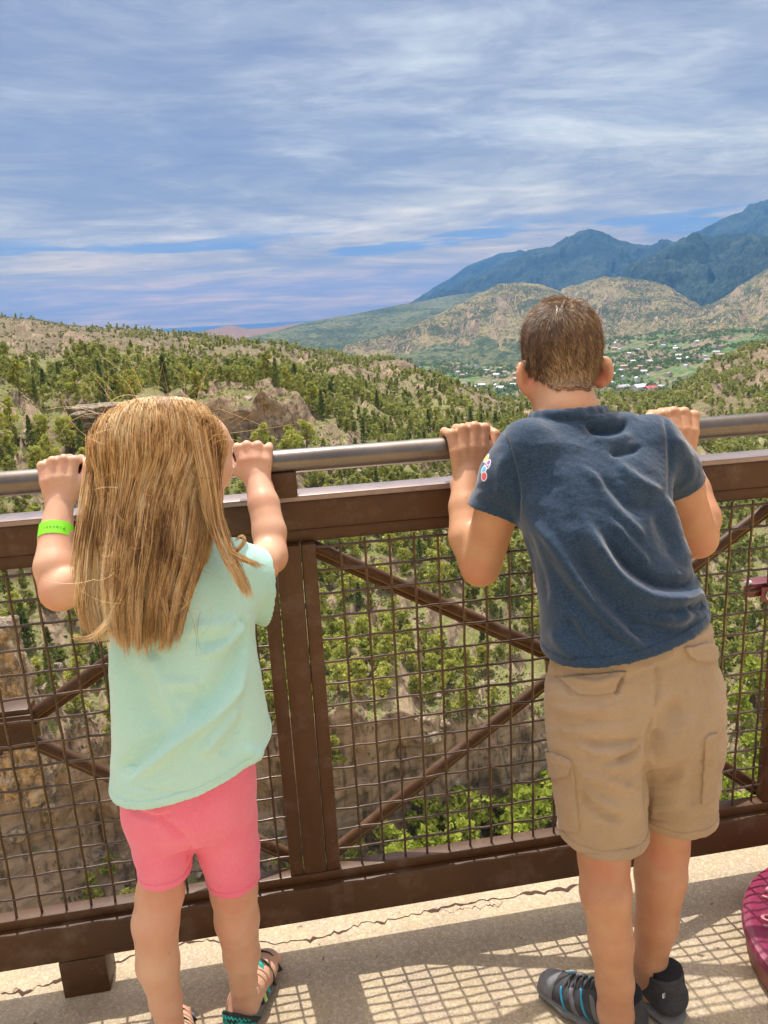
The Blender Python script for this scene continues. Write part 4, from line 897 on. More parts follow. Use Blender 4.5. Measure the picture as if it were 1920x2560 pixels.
def head(S, c, M, s=1., w=1.):
    L = lambda r, f, u: c+(M[0]*r*w+M[1]*f+M[2]*u)*s; e = lambda p, rr_, k=.01, sub=False, Q=None, ee=2.: S.ell(L(*p), np.array(rr_)*s, M if Q is None else Q, k, sub, ee)
    e((0, -.004, .004), (.0725*w, .090, .083)); e((0, -.022, -.012), (.067*w, .068, .066), .02); e((0, .028, -.045), (.056*w, .052, .060), .025); e((0, .052, -.083), (.026, .024, .020), .02)
    e((0, .060, .012), (.052*w, .028, .040), .02)
    for q in (-1, 1):
        e((q*.036, .052, -.030), (.026, .026, .024), .015); e((q*.047, .02, -.062), (.018, .030, .020), .02); e((q*.027, .083, .0), (.016, .0105, .0125), .005, True); e((q*.0275, .074, -.001), (.0125, .0125, .0125), .003)
        e((q*.027, .079, .014), (.018, .008, .005), .008)
    S.chain([L(0, .084, .004), L(0, .099, -.026)], [.0065*s, .0085*s], k=.010); e((0, .1035, -.0295), (.0095, .009, .0085), .005)
    for q in (-1, 1): e((q*.0105, .094, -.032), (.007, .0085, .006), .005); e((q*.006, .098, -.0365), (.003, .004, .003), .002, True)
    e((0, .0865, -.049), (.021, .0085, .0052), .004); e((0, .084, -.0585), (.018, .0085, .0055), .004); e((0, .094, -.0535), (.020, .006, .0011), .0015, True); e((0, .076, -.070), (.018, .008, .004), .004, True)
def ear(S, c, M, q, s=1., out=.5):
    """outer ear: rim, bowl and lobe"""
    r, f, u = M; o = r*q; bk = -f*math.cos(out)+o*math.sin(out); nrm = o*math.cos(out)+f*math.sin(out)
    n = 13; P_ = []
    for i in range(n):
        a = -2.35+i/(n-1)*4.3; P_.append(c+bk*(math.cos(a)*.0165+.008)*s+u*(math.sin(a)*.0285+.004)*s+nrm*(.004+.006*math.cos(a*.8))*s)
    S.chain(P_, [.0034*s]+[.0040*s]*(n-2)+[.0036*s], k=.003, kk=.002)
    S.ell(c+bk*.007*s+u*.003*s+nrm*.003*s, (.0185*s, .0295*s, .0050*s), np.stack([bk, u, nrm]), .005); S.ell(c-u*.023*s+bk*.002*s, (.0095*s, .0115*s, .0055*s), np.stack([bk, u, nrm]), .006)
def lvl(dx, dy, wpx, yc, hd):
    p = P(dx, dy, yc); z = (p-np.array([0, 0, CAM_Z]))@_F; return (p[2], p[0], yc, wpx*.5*1.1573*z/F_PX, hd)
def rp(px_, p): return px_*1.1573*((np.array(p)-np.array([0, 0, CAM_Z]))@_F)/F_PX
def limb(S, pts, k=.012, **kw):
    Q = [P(a, b, c) for a, b, c, w_ in pts]; S.chain(Q, [rp(w_/2, q) for q, (a, b, c, w_) in zip(Q, pts)], k=k, **kw); return Q
def cutline(a, b, ydep, down=True):
    """plane through a line of the picture, running away from the viewer"""
    A, B = P(*a, ydep), P(*b, ydep); n = np.cross(B-A, np.array([0, 1., 0])); n /= np.linalg.norm(n)
    if (n[2] > 0) == down: n = -n
    return A, n
c3 = lambda X, Y: ((1060+X*.4822)/1.1573, (700+Y*.4822)/1.1573)
c8 = lambda X, Y: ((X*.4581)/1.1573, (1350+Y*.4581)/1.1573)
c4 = lambda X, Y: ((1260+X*.4339)/1.1573, (1600+Y*.4339)/1.1573)
# ------------------------------------------------------------------ the boy
S = Field((.27, .93, 0.02), (.90, 1.56, 1.46), .0027)
HB = P(1210, 748, 1.37); MB_ = frame(R(5), R(16), R(-2))
head(S, HB, MB_, .935, .96)
for q, (ex, ey) in ((-1, (1137, 818)), (1, (1296, 806))): ear(S, P(ex, ey, 1.352), MB_, q, .84, .6)
limb(S, [(1213, 800, 1.352, 128), (1216, 850, 1.335, 118), (1228, 900, 1.30, 138)], k=.03)
S.loft(grow=-.014, lv=[lvl(1265, 940, 300, 1.262, .05), lvl(1272, 1000, 320, 1.24, .068), lvl(1285, 1100, 305, 1.205, .078), lvl(1318, 1200, 305, 1.175, .083), lvl(1345, 1300, 325, 1.152, .085), lvl(1355, 1400, 335, 1.135, .088), lvl(1360, 1500, 335, 1.13, .09), lvl(1365, 1580, 250, 1.135, .07)], k=.03)
limb(S, [(1140, 965, 1.25, 92), (1078, 1085, 1.285, 96), (1040, 1215, 1.325, 88)], k=.02)
limb(S, [(1036, 1228, 1.328, 80), (1012, 1160, 1.36, 84), (1006, 1095, 1.398, 72), (1010, 1028, 1.438, 62)], k=.012)
limb(S, [(1410, 955, 1.25, 92), (1470, 1060, 1.285, 94), (1505, 1160, 1.325, 86)], k=.02)
limb(S, [(1507, 1165, 1.328, 80), (1513, 1120, 1.355, 84), (1497, 1060, 1.39, 72), (1470, 985, 1.43, 60)], k=.012)
S.ell(P(981, 1048, 1.435), (.0085, .009, .011), k=.008)
w1 = P(1010, 1028, 1.438); w2 = P(1470, 985, 1.43)
hand(S, P(1004, 960, RY)[0], w1, 1, 1.12, .0); hand(S, P(1447, 925, RY)[0], w2, -1, 1.12, .0)
# legs
limb(S, [(1290, 1650, 1.135, 135), (1298, 1760, 1.135, 122), (1304, 1850, 1.135, 106), (1308, 1925, 1.115, 106), (1320, 2030, 1.11, 92), (1328, 2120, 1.112, 78), (1330, 2185, 1.114, 74), (1333, 2225, 1.116, 70)], k=.02)
limb(S, [(1465, 1600, 1.155, 125), (1452, 1700, 1.17, 112), (1430, 1830, 1.19, 108), (1427, 1890, 1.18, 106), (1418, 1990, 1.185, 88), (1403, 2070, 1.192, 70), (1402, 2130, 1.195, 66)], k=.02)
V, F = S.mesh(); V = relax(V, F, 1, .4)
boy = mesh_np('person', V, F, M_SKB); tag(boy, 'boy in navy t-shirt and khaki cargo shorts leaning on the handrail', 'boy')
BODYB = (V, F)
for q in (-1, 1):
    e_ = MB(); e_.tube([HB+MB_[0]*.0275*q+MB_[1]*.0745, HB+MB_[0]*.0275*q+MB_[1]*.0865], [.012, .006], 12); e_.build('eye', M_EYE, boy)
# t-shirt
S = Field((.28, .95, .58), (.90, 1.50, 1.30), .0027)
A0, n0 = cutline((1175, 1478), (1531, 1370), 1.05)
neckc = P(1226, 897, 1.30)
lvb = [lvl(1250, 895, 170, 1.292, .058), lvl(1258, 920, 292, 1.282, .064), lvl(1267, 945, 338, 1.270, .072), lvl(1276, 1000, 352, 1.245, .086), lvl(1284, 1100, 336, 1.207, .093), lvl(1312, 1200, 334, 1.18, .097), lvl(1329, 1250, 346, 1.166, .099), lvl(1343, 1300, 358, 1.152, .101), lvl(1353, 1400, 370, 1.132, .110), lvl(1357, 1500, 378, 1.12, .113), lvl(1359, 1560, 382, 1.115, .113)]
S.loft(lvb, k=.01, e=2.2, clips=[(A0, n0)], hollow=(.005, .05))
cA, nA = cutline((1015, 1104), (1121, 1128), 1.24); cB, nB = cutline((1448, 1094), (1521, 1049), 1.24)
QL = [P(1142, 968, 1.252), P(1100, 1035, 1.268), P(1066, 1112, 1.288), P(1050, 1160, 1.30)]; QR = [P(1405, 958, 1.252), P(1444, 1012, 1.268), P(1484, 1072, 1.29), P(1506, 1112, 1.30)]
S.chain(QL, [.052, .0515, .0475, .047], k=.028, clip=(cA, nA), hollow=(.004, .05)); S.chain(QR, [.052, .050, .0455, .045], k=.028, clip=(cB, nB), hollow=(.004, .05))
# rib collar and neck opening
ring = [neckc+np.array([.064*math.cos(a), .056*math.sin(a), -.002-.017*math.sin(a)+.004*math.cos(2*a)]) for a in np.linspace(0, 2*math.pi, 21)]
S.chain(ring, [.0075]*21, k=.010); S.ell(neckc+np.array([.0, .004, .032]), (.0575, .0515, .055), k=.006, sub=True)
V, F = S.mesh(); V = relax(V, F, 3, .5)
L3 = lambda *q: [c3(*p) for p in q]
V = folds(V, F, [
 (L3((560, 1250), (640, 1330), (720, 1440), (820, 1590), (930, 1730), (1060, 1850), (1160, 1930)), .0065, 13), (L3((600, 1420), (700, 1560), (820, 1700), (960, 1830), (1060, 1900)), -.004, 16),
 (L3((840, 1250), (900, 1370), (980, 1490), (1070, 1580), (1190, 1640), (1330, 1655), (1450, 1610)), .012, 17), (L3((780, 1330), (860, 1500), (960, 1660), (1090, 1790), (1220, 1860)), -.006, 20),
 (L3((940, 1330), (1010, 1440), (1110, 1530), (1230, 1585), (1360, 1580), (1430, 1540)), -.009, 15), (L3((1180, 1750), (1300, 1770), (1380, 1720), (1460, 1700)), .008, 14), (L3((1350, 1690), (1400, 1705), (1455, 1680)), -.013, 10),
 (L3((1040, 1830), (1200, 1800), (1330, 1800), (1440, 1750)), -.004, 14), (L3((830, 745), (920, 775), (1010, 765), (1060, 730)), -.010, 10), (L3((760, 690), (900, 715), (1040, 700), (1120, 720)), .004, 9), (L3((860, 810), (960, 830), (1080, 800)), .004, 12),
 (L3((960, 900), (1040, 890), (1130, 865)), -.006, 8), (L3((1000, 940), (1060, 1010), (1150, 1060), (1235, 1100)), .005, 12), (L3((900, 1010), (1000, 1120), (1110, 1180), (1220, 1180)), -.005, 16), (L3((800, 960), (900, 1040), (1000, 1180), (1080, 1270), (1150, 1350)), .004, 11),
 (L3((960, 1240), (1040, 1330), (1120, 1420), (1170, 1490)), .004, 9), (L3((640, 1000), (720, 1150), (800, 1290)), -.003, 22), (L3((1250, 1120), (1290, 1240), (1340, 1380), (1380, 1500)), .005, 11), (L3((1200, 1200), (1250, 1330), (1300, 1450)), -.005, 16),
 (L3((390, 775), (440, 870), (472, 980), (490, 1100), (492, 1240)), -.0035, 5), (L3((1245, 700), (1275, 820), (1280, 960), (1275, 1130)), -.0035, 6), (L3((420, 900), (400, 1000), (390, 1120)), .003, 11), (L3((1300, 800), (1360, 900), (1400, 1020)), .003, 11),
 (L3((520, 1280), (560, 1420), (610, 1560), (630, 1700)), -.004, 12), (L3((660, 1800), (720, 1900), (800, 1960)), .004, 12), (L3((740, 1740), (790, 1840), (880, 1930)), -.004, 12), (L3((560, 860), (700, 850), (840, 890)), .002, 14),
], .15)
V = wrinkle(V, F, .0032, 16, 22, 5, -.5); V = wrinkle(V, F, .0012, 60, 70, 6, .3); V = relax(V, F, 1, .3)
SHB = (V, F)
hearts = [(c3(318, 925), .0085, (.80, .75, .03)), (c3(324, 955), .0085, (.30, .08, .42)), (c3(303, 985), .0085, (.05, .42, .70)), (c3(306, 1018), .0085, (.75, .06, .10)), (c3(330, 945), .006, (.33, .10, .5))]
def nearest(V, d2, ymax=9):
    px_, py_ = to_px(V[:, 0], V[:, 1], V[:, 2]); q = (px_-d2[0])**2+(py_-d2[1])**2; dep = (V-np.array([0, 0, CAM_Z]))@_F; m = q < 6; 
    return V[np.nonzero(m)[0][np.argmin(dep[m])]] if m.any() else V[np.argmin(q)]
M_NAVY = cloth_mat('navy_jersey', (.014, .034, .072), (.033, .068, .120), extra=spots([(nearest(V, c), r_, col) for c, r_, col in hearts]), heather=.86, sheen=.35, nsc=16)
shb = mesh_np('t_shirt', V, F, M_NAVY, boy)
hn = lambda Vv: (((Vv-A0)@n0) > -.0175)
patch('hem_band', V, F, None, .0011, M_NAVY, shb, fn=lambda Vv: (((Vv-A0)@n0) > -.017)&(Vv[:, 1] < 1.2)&(Vv[:, 2] < 1.0))
# cargo shorts
M_KHAKI = cloth_mat('khaki_cotton', (.375, .27, .172), (.445, .33, .218), weave=700, heather=.35, sheen=.12, nsc=9)
S = Field((.36, .96, .28), (.84, 1.32, .95), .0028)
S.loft([lvl(1366, 1340, 330, 1.137, .088), lvl(1366, 1400, 350, 1.135, .094), lvl(1366, 1470, 364, 1.132, .100), lvl(1366, 1540, 362, 1.13, .104), lvl(1366, 1585, 335, 1.13, .092), lvl(1366, 1620, 270, 1.13, .062), lvl(1366, 1650, 200, 1.13, .03)], k=.02, e=2.3, hollow=None)
hz1 = P(1300, 1800, 1.12); hz2 = P(1465, 1757, 1.17)
S.chain([P(1280, 1500, 1.125), P(1290, 1600, 1.12), P(1298, 1700, 1.118), P(1303, 1800, 1.12), P(1305, 1900, 1.122)], [.080, .083, .079, .0755, .075], k=.014, flat=((0, 1, 0), .98), clip=(hz1, np.array([-.04, 0, -1.])), hollow=(.004, .06))
S.chain([P(1462, 1500, 1.135), P(1460, 1600, 1.142), P(1457, 1680, 1.150), P(1464, 1760, 1.168), P(1468, 1850, 1.172)], [.080, .082, .077, .070, .069], k=.020, flat=((0, 1, 0), .98), clip=(hz2, np.array([.03, 0, -1.])), hollow=(.004, .06))
V, F = S.mesh(); V = relax(V, F, 3, .5)
L4 = lambda *q: [c4(*p) for p in q]
V = folds(V, F, [
 (L4((860, 420), (838, 560), (832, 700), (830, 900), (826, 1060)), -.006, 7), (L4((900, 520), (880, 620), (860, 730)), -.008, 14), (L4((1010, 330), (960, 450), (900, 600), (860, 700)), -.007, 20), (L4((1080, 420), (1020, 560), (970, 700)), .004, 18),
 (L4((430, 560), (560, 600), (700, 590), (820, 560)), -.0045, 8), (L4((420, 600), (560, 650), (700, 640), (800, 590)), .004, 8), (L4((560, 740), (680, 720), (790, 650)), .005, 9), (L4((640, 690), (740, 650), (800, 600)), -.006, 8),
 (L4((440, 780), (560, 800), (700, 840), (800, 900)), .0035, 9), (L4((440, 880), (500, 960), (600, 1020), (700, 1050)), -.007, 10), (L4((470, 860), (560, 930), (680, 980)), .0045, 10), (L4((300, 500), (420, 530), (560, 520)), .003, 8), (L4((280, 380), (420, 400), (600, 390)), .003, 10), (L4((420, 450), (600, 470), (760, 440)), -.003, 8),
 (L4((880, 130), (890, 260), (870, 400)), -.004, 4), (L4((1180, 660), (1120, 800), (1060, 1000)), -.005, 16), (L4((1100, 560), (1060, 700), (1000, 860)), .003, 14), (L4((930, 820), (1020, 790), (1120, 760)), .0025, 9), (L4((860, 1000), (950, 1010), (1060, 1000)), -.003, 8),
 (L4((320, 1190), (420, 1230), (600, 1225), (800, 1180)), -.0025, 4), (L4((840, 1030), (1000, 1055), (1150, 1030), (1210, 1010)), -.0025, 4), (L4((240, 220), (300, 210), (400, 330)), -.004, 6), (L4((690, 190), (640, 320)), -.006, 5), (L4((400, 215), (520, 240), (680, 200)), .004, 7),
], .2)
V = wrinkle(V, F, .0055, 12, 34, 15, .25); V = wrinkle(V, F, .0022, 40, 70, 16, .5); V = relax(V, F, 1, .3)
shorts = mesh_np('cargo_shorts', V, F, M_KHAKI, boy)
patch('cargo_pocket', V, F, L4((262, 640), (400, 700), (412, 800), (440, 1110), (300, 1095), (280, 900), (262, 760)), .0035, M_KHAKI, shorts); patch('pocket_flap', V, F, L4((258, 640), (300, 650), (405, 700), (385, 775), (330, 800), (262, 780)), .0075, M_KHAKI, shorts)
patch('back_pocket_flap', V, F, L4((270, 200), (385, 205), (715, 170), (650, 305), (560, 318), (420, 318), (375, 260)), .0035, M_KHAKI, shorts); patch('back_pocket_flap', V, F, L4((1030, 40), (1180, 10), (1250, 60), (1210, 130), (1100, 125), (1045, 85)), .005, M_KHAKI, shorts)
patch('cargo_pocket', V, F, L4((1150, 560), (1230, 520), (1225, 900), (1130, 960)), .0035, M_KHAKI, shorts)
patch('hem_band', V, F, None, .0012, M_KHAKI, shorts, fn=lambda Vv: (Vv[:, 2] < hz1[2]+.024)&(Vv[:, 0] < .615)); patch('hem_band', V, F, None, .0012, M_KHAKI, shorts, fn=lambda Vv: (Vv[:, 2] < hz2[2]+.022)&(Vv[:, 0] > .622))
# hair
def scalp_hair(name, C, M, body, hairline, n, length, mat, parent, seed, whorl=(.012, -.04, .085), r0=.00034):
    rg = np.random.default_rng(seed); V, F = body; N_ = vnormals(V, F); cen = V[F].mean(1); lc = (cen-C)@np.array(M).T
    ok_ = (np.linalg.norm(lc, axis=1) < .135); ids = np.nonzero(ok_)[0]; ids = ids[[hairline(*lc[i], 0.) for i in ids]]
    pick = ids[rg.integers(0, len(ids), n)]; w4 = rg.dirichlet(np.ones(4), n); P0 = (V[F[pick]]*w4[..., None]).sum(1); n0 = (N_[F[pick]]*w4[..., None]).sum(1); n0 /= np.linalg.norm(n0, axis=1)[:, None]
    rt = (P0-C)@np.array(M).T; nr_ = n0@np.array(M).T; w_ = np.array(whorl)
    fl = rt-w_; fl -= (fl*nr_).sum(1)[:, None]*nr_; fl /= np.linalg.norm(fl, axis=1)[:, None]; swirl = np.cross(nr_, fl); fl = fl*.9+swirl*.3
    top = np.clip((rt[:, 2]-.01)/.06, 0, 1); fw = np.array([0, 1., 0]); cl_ = fbm(rt[:, 0]*60+9, rt[:, 1]*45+rt[:, 2]*50, 3, seed)-.5
    side = np.cross(nr_, fl); dirv = fl+side*cl_[:, None]*2.2*(.2+1.1*top[:, None])+fw*top[:, None]*.25+rg.normal(size=(n, 3))*.12; L = length(rt, top)*rg.uniform(.6, 1.2, n)
    m = 5; t = np.linspace(0, 1, m)[None, :, None]; lift = (.12+.34*top+.35*cl_*top)[:, None, None]
    pts = rt[:, None]+dirv[:, None]*L[:, None, None]*t+nr_[:, None]*(L[:, None, None]*(lift*t*(1-.4*t))+t*.002)
    k = np.linalg.norm(pts/np.array([.0675, .0842, .0785]), axis=2, keepdims=True); pts = np.where((rt[:, None, 2:3] > -.02)&(k < 1.03), pts*(1.03/k), pts)
    W_ = C+pts[..., 0:1]*M[0]+pts[..., 1:2]*M[1]+pts[..., 2:3]*M[2]
    Vt, Ft = tubes(W_, np.broadcast_to(r0*(1.25-np.linspace(0, 1, m)**2)[None], (n, m)))
    ids2 = ids[[hairline(*lc[i], .006) for i in ids]]; F2 = F[ids2]; us, inv_ = np.unique(F2, return_inverse=True)
    return mesh_np(name, np.concatenate([V[us]+N_[us]*.0012, Vt]), np.concatenate([inv_.reshape(F2.shape), Ft+len(us)]), mat, parent)
def hl_boy(x, y, z, j):
    ax = abs(x)/.070
    if ax > 1.06 and z < -.012: return False
    if y < .0: lo = -.096+max(0, ax-.42)*.085+.0015*math.sin(x*230)
    else: lo = -.036+max(0, y-.03)*.9
    if y > .052: lo = max(lo, .046)
    return z > lo+j
hb = scalp_hair('hair', HB, MB_, BODYB, hl_boy, 15000, lambda rt, top: np.clip(.005+(rt[:, 2]+.085)*.16, .004, .015)+top*.005, M_HAIRB, boy, 5)
# --- shoes
M_SH_DK = simple_mat('dark_shoe_mesh', (.045, .045, .05), .75, 60, .3); M_SH_GR = simple_mat('grey_shoe_overlay', (.15, .155, .165), .6, 30, .15); M_SH_BL = simple_mat('blue_shoe_trim', (.02, .35, .55), .5, 30, .1)
M_SOLE = simple_mat('grey_rubber_sole', (.17, .17, .165), .8, 40, .2); M_BLK = simple_mat('black_knit', (.015, .015, .018), .95, 60, .2)
def shoe(heel, toe, s, parent, flip=1):
    h_ = np.array(heel, float); t_v = np.array(toe, float)-h_; t_v[2] = 0; L = np.linalg.norm(t_v); f = t_v/L; r = np.array([f[1], -f[0], 0])*flip; u = np.array([0, 0, 1.]); h_[2] = 0
    G = lambda a, b, c: h_+f*a*L+r*b+u*c
    lo = np.minimum(h_, h_+t_v)-.09; hi = np.maximum(h_, h_+t_v)+.09; lo[2] = -.01; hi[2] = .16
    S = Field(lo, hi, .0024)
    S.chain([G(.14, 0, .05), G(.42, .003, .052), G(.62, .006, .040), G(.86, .004, .030)], [.036, .037, .038, .031], k=.012, flat=(u, .86)); S.chain([G(.13, 0, .055), G(.17, 0, .098)], [.034, .036], k=.015, clip=(G(.15, 0, .104), np.array([f[0]*.25, f[1]*.25, 1.])), hollow=(.006, .03))
    S.chain([G(.30, 0, .085), G(.5, 0, .066)], [.024, .023], k=.012)
    V, F = S.mesh(); V = relax(V, F, 2, .5); up_ = mesh_np('shoe', V, F, [M_SH_DK, M_SH_GR], parent)
    lc = lambda Vv: ((Vv-h_)@f/L, (Vv-h_)@r, Vv[:, 2])
    def reg(fn): return lambda Vv: fn(*lc(Vv))
    patch('toe_cap', V, F, None, .0016, M_SH_GR, up_, fn=reg(lambda a, b, c: (a > .80)&(c > .02))); patch('heel_counter', V, F, None, .0016, M_SH_DK, up_, fn=reg(lambda a, b, c: (a < .12)&(c < .07)&(c > .02)))
    for k, (a0, sl_) in enumerate(((.34, .5), (.46, .5), (.58, .5), (.70, .45))):
        for sd_ in (-1, 1): patch('side_overlay', V, F, None, .0022, M_SH_GR if k % 2 == 0 else M_SH_BL, up_, fn=reg(lambda a, b, c, a0=a0, sd_=sd_: (np.abs(a-a0-(c-.045)*2.2) < (.030 if k % 2 == 0 else .016))&(c > .022)&(b*sd_ > .014)&(c < .085)))
    bb = MB(); 
    from mathutils.bvhtree import BVHTree
    bv = BVHTree.FromPolygons([tuple(v) for v in V], [tuple(q) for q in F])
    def on(a, b, z=.2, o=.002):
        q = G(a, b, z); hh = bv.ray_cast(Vector(q), Vector((0, 0, -1))); return np.array(hh[0])+np.array([0, 0, o]) if hh[0] else G(a, b, .05)
    for k in range(5):
        a = .42+k*.062; bb.tube([on(a, -.016), on(a+.012, -.006, o=.005), on(a+.02, .006, o=.005), on(a+.032, .016)], .0018, 6); bb.tube([on(a, .016), on(a+.012, .006, o=.006), on(a+.02, -.006, o=.006), on(a+.032, -.016)], .0018, 6)
    bb.tube([on(.40, 0), on(.40, 0)+u*.012+r*.004, on(.36, 0)+u*.030+r*.002, on(.34, 0)+u*.034-r*.003, on(.38, 0)+u*.010-r*.006], .0026, 6); bb.build('lace', M_SH_DK, up_)
    So = Field(lo, hi, .0026); So.chain([G(.13, 0, .013), G(.40, .002, .013), G(.66, .006, .014), G(.87, .004, .020)], [.037, .037, .042, .034], k=.006, flat=(u, .36)); Vs, Fs = So.mesh(); Vs = relax(Vs, Fs, 1)
    Vs[:, 2] = np.maximum(Vs[:, 2]-.0*0, .0012); tread = (np.sin((Vs-h_)@f*260) > 0)&(Vs[:, 2] < .012); Vs[tread, 2] += .003; mesh_np('sole', Vs, Fs, M_SOLE, up_)
    bs = MB(); c_ = G(.15, 0, .1); bs.tube([G(.15, 0, .085), G(.16, 0, .112)], [.031, .030], 24, flat=1.05); sk = bs.build('sock', M_BLK, parent)
    return up_, G, V, F
s1, G1, V1, F1 = shoe(PZ(1385, 2262, .0), PZ(1166, 2140, .0), 1, boy, 1)
s2, G2, V2, F2 = shoe(PZ(1449, 2195, .0)+np.array([.005, -.02, 0]), PZ(1290, 2068, 0), 1, boy, 1)
# small white maker's tab with a letter at the heel of the right shoe
tab = P(1432, 2150, 1.135); 
q = nearest(V2, (1432, 2150)); nb = np.array([.25, -.95, .15]); nb /= np.linalg.norm(nb)
M = Matrix.Translation(Vector(q)+Vector(nb)*.003) @ Vector(nb).to_track_quat('Z', 'Y').to_matrix().to_4x4()
tb_ = MB(); tb_.box(-.0042, .0042, -.0048, .0048, -.0008, .0); tm = tb_.build('heel_tab', simple_mat('white_tab', (.8, .8, .8)), None); tm.data.transform(M); tm.parent = s2
lt = letter('S', .0105, .0002, M_BLK, s2, M @ Matrix.Translation((0, 0, .0006)), 'tab_letter', 0)

# ------------------------------------------------------------------ the girl
S = Field((-.47, 1.00, .0), (.09, 1.56, 1.34), .0027)
HG = P(380, 978, 1.275); MG = frame(R(57), R(6), R(3))
head(S, HG, MG, 1., 1.)
for q in (-1, 1): ear(S, HG+MG[0]*.068*q-MG[1]*.004-MG[2]*.02, MG, q, .8, .05)
limb(S, [(365, 1040, 1.265, 120), (372, 1120, 1.25, 108), (385, 1185, 1.235, 125)], k=.03)
S.loft(grow=-.012, lv=[lvl(385, 1215, 260, 1.225, .045), lvl(395, 1270, 285, 1.215, .062), lvl(400, 1370, 270, 1.20, .068), lvl(405, 1500, 262, 1.19, .074), lvl(408, 1600, 268, 1.19, .078), lvl(410, 1700, 270, 1.20, .08)], k=.03)
limb(S, [(262, 1235, 1.24, 78), (200, 1255, 1.29, 82), (135, 1275, 1.33, 82)], k=.02)
limb(S, [(128, 1278, 1.335, 82), (118, 1225, 1.36, 84), (121, 1160, 1.40, 70), (129, 1088, 1.442, 57)], k=.012)
limb(S, [(515, 1235, 1.235, 78), (560, 1222, 1.285, 80), (583, 1200, 1.335, 74)], k=.02)
limb(S, [(585, 1205, 1.335, 66), (582, 1150, 1.37, 72), (570, 1090, 1.405, 66), (556, 1035, 1.445, 54)], k=.012)
S.ell(P(117, 1118, 1.435), (.0075, .008, .010), k=.008); S.ell(P(580, 1052, 1.435), (.0075, .008, .010), k=.008)
hand(S, P(138, 1040, RY)[0]+.003, P(129, 1088, 1.442), 1, .95); hand(S, P(546, 995, RY)[0]+.002, P(556, 1035, 1.445), -1, .95)
LG = [(345, 1700, 1.205, 105), (350, 1820, 1.21, 90), (346, 1930, 1.215, 98), (336, 1990, 1.205, 96), (341, 2080, 1.205, 88), (358, 2160, 1.208, 66), (372, 2240, 1.210, 56), (380, 2290, 1.212, 54)]
RG_ = [(475, 1690, 1.22, 105), (493, 1820, 1.24, 95), (505, 1920, 1.262, 98), (512, 1985, 1.262, 92), (522, 2060, 1.285, 76), (526, 2120, 1.31, 56), (527, 2165, 1.328, 50)]
limb(S, LG, k=.02); limb(S, RG_, k=.02)
def foot(S, ank, toe, s=1.):
    a = np.array(ank); t_v = np.array(toe)-a; t_v[2] = 0; L = np.linalg.norm(t_v); f = t_v/L; r = np.array([f[1], -f[0], 0]); G = lambda x, y, z: np.array([a[0], a[1], 0])+f*x+r*y+np.array([0, 0, z])
    S.chain([G(-.028, 0, .040), G(-.012, 0, .050)], [.024, .027], k=.02); S.chain([a, G(.03, 0, .052), G(.085, .004, .036), G(L-.035, .004, .028)], [.027, .029, .026, .022], k=.015, flat=((r[0], r[1], 0), 1.15)); S.chain([G(-.02, 0, .034), G(L-.04, 0, .030)], [.020, .024], k=.015, flat=((r[0], r[1], 0), 1.2))
    for i in range(5):
        y = (-.024+.012*i)*(1 if True else 1); e_ = L-.004-.007*abs(i-1)*.6; S.chain([G(L-.05, y*.9, .030), G(e_-.012, y*1.05, .028), G(e_, y*1.05, .023)], [.009, .0075-.0004*abs(i-1), .0065], k=.003)
    return G, L
gaR = P(527, 2165, 1.328); gaL = P(380, 2290, 1.212)
GR, LR_ = foot(S, gaR, gaR+np.array([.060, .145, 0])); GL, LL_ = foot(S, gaL, gaL+np.array([-.02, .155, 0]))
V, F = S.mesh(); V = relax(V, F, 1, .4)
girl = mesh_np('person', V, F, M_SKG); tag(girl, 'girl with long light brown hair, mint t-shirt and pink shorts gripping the handrail', 'girl')
for q in (-1, 1):
    e_ = MB(); e_.tube([HG+MG[0]*.0275*q+MG[1]*.0745, HG+MG[0]*.0275*q+MG[1]*.0865], [.012, .006], 12); e_.build('eye', M_EYE, girl)
M_LIP = simple_mat('lip_skin', (.62, .24, .20), .4)
# mint t-shirt
M_MINT = cloth_mat('mint_jersey', (.42, .72, .65), (.52, .79, .70), heather=.5, sheen=.3, nsc=6)
S = Field((-.40, 1.00, .55), (.05, 1.42, 1.15), .0027)
A1, n1_ = cutline((243, 1722), (560, 1664), 1.10); A1 = P(400, 1712, 1.10)
lvg = [lvl(388, 1176, 120, 1.236, .046), lvl(390, 1195, 215, 1.232, .056), lvl(393, 1215, 275, 1.228, .064), lvl(397, 1260, 306, 1.22, .075), lvl(400, 1320, 306, 1.21, .082), lvl(396, 1390, 308, 1.20, .087), lvl(404, 1480, 318, 1.195, .095), lvl(413, 1560, 330, 1.19, .103), lvl(420, 1630, 348, 1.19, .110), lvl(422, 1700, 356, 1.19, .115), lvl(422, 1780, 360, 1.19, .118)]
S.loft(lvg, k=.01, e=2.15, clips=[(A1, np.array([.24, .10, -1.])/1.03)], hollow=(.005, .06))
# hem drops at the left corner and lifts to the right
ngc = P(380, 1172, 1.24)
cC, nC = cutline((548, 1180), (592, 1318), 1.26); nC = np.array([.93, .30, -.10]); nC /= np.linalg.norm(nC); cC = P(576, 1275, 1.27)
S.chain([P(498, 1225, 1.232), P(535, 1250, 1.255), P(575, 1275, 1.285), P(605, 1290, 1.30)], [.050, .0545, .057, .06], k=.022, clip=(cC, nC), hollow=(.004, .04))
cD = P(196, 1255, 1.275); nD = np.array([-.90, .40, -.05]); nD /= np.linalg.norm(nD)
S.chain([P(275, 1232, 1.235), P(235, 1245, 1.26), P(195, 1255, 1.29), P(165, 1262, 1.31)], [.047, .049, .050, .052], k=.022, clip=(cD, nD), hollow=(.004, .04))
ring = [ngc+np.array([.055*math.cos(a), .047*math.sin(a), -.004-.012*math.sin(a)]) for a in np.linspace(0, 2*math.pi, 21)]
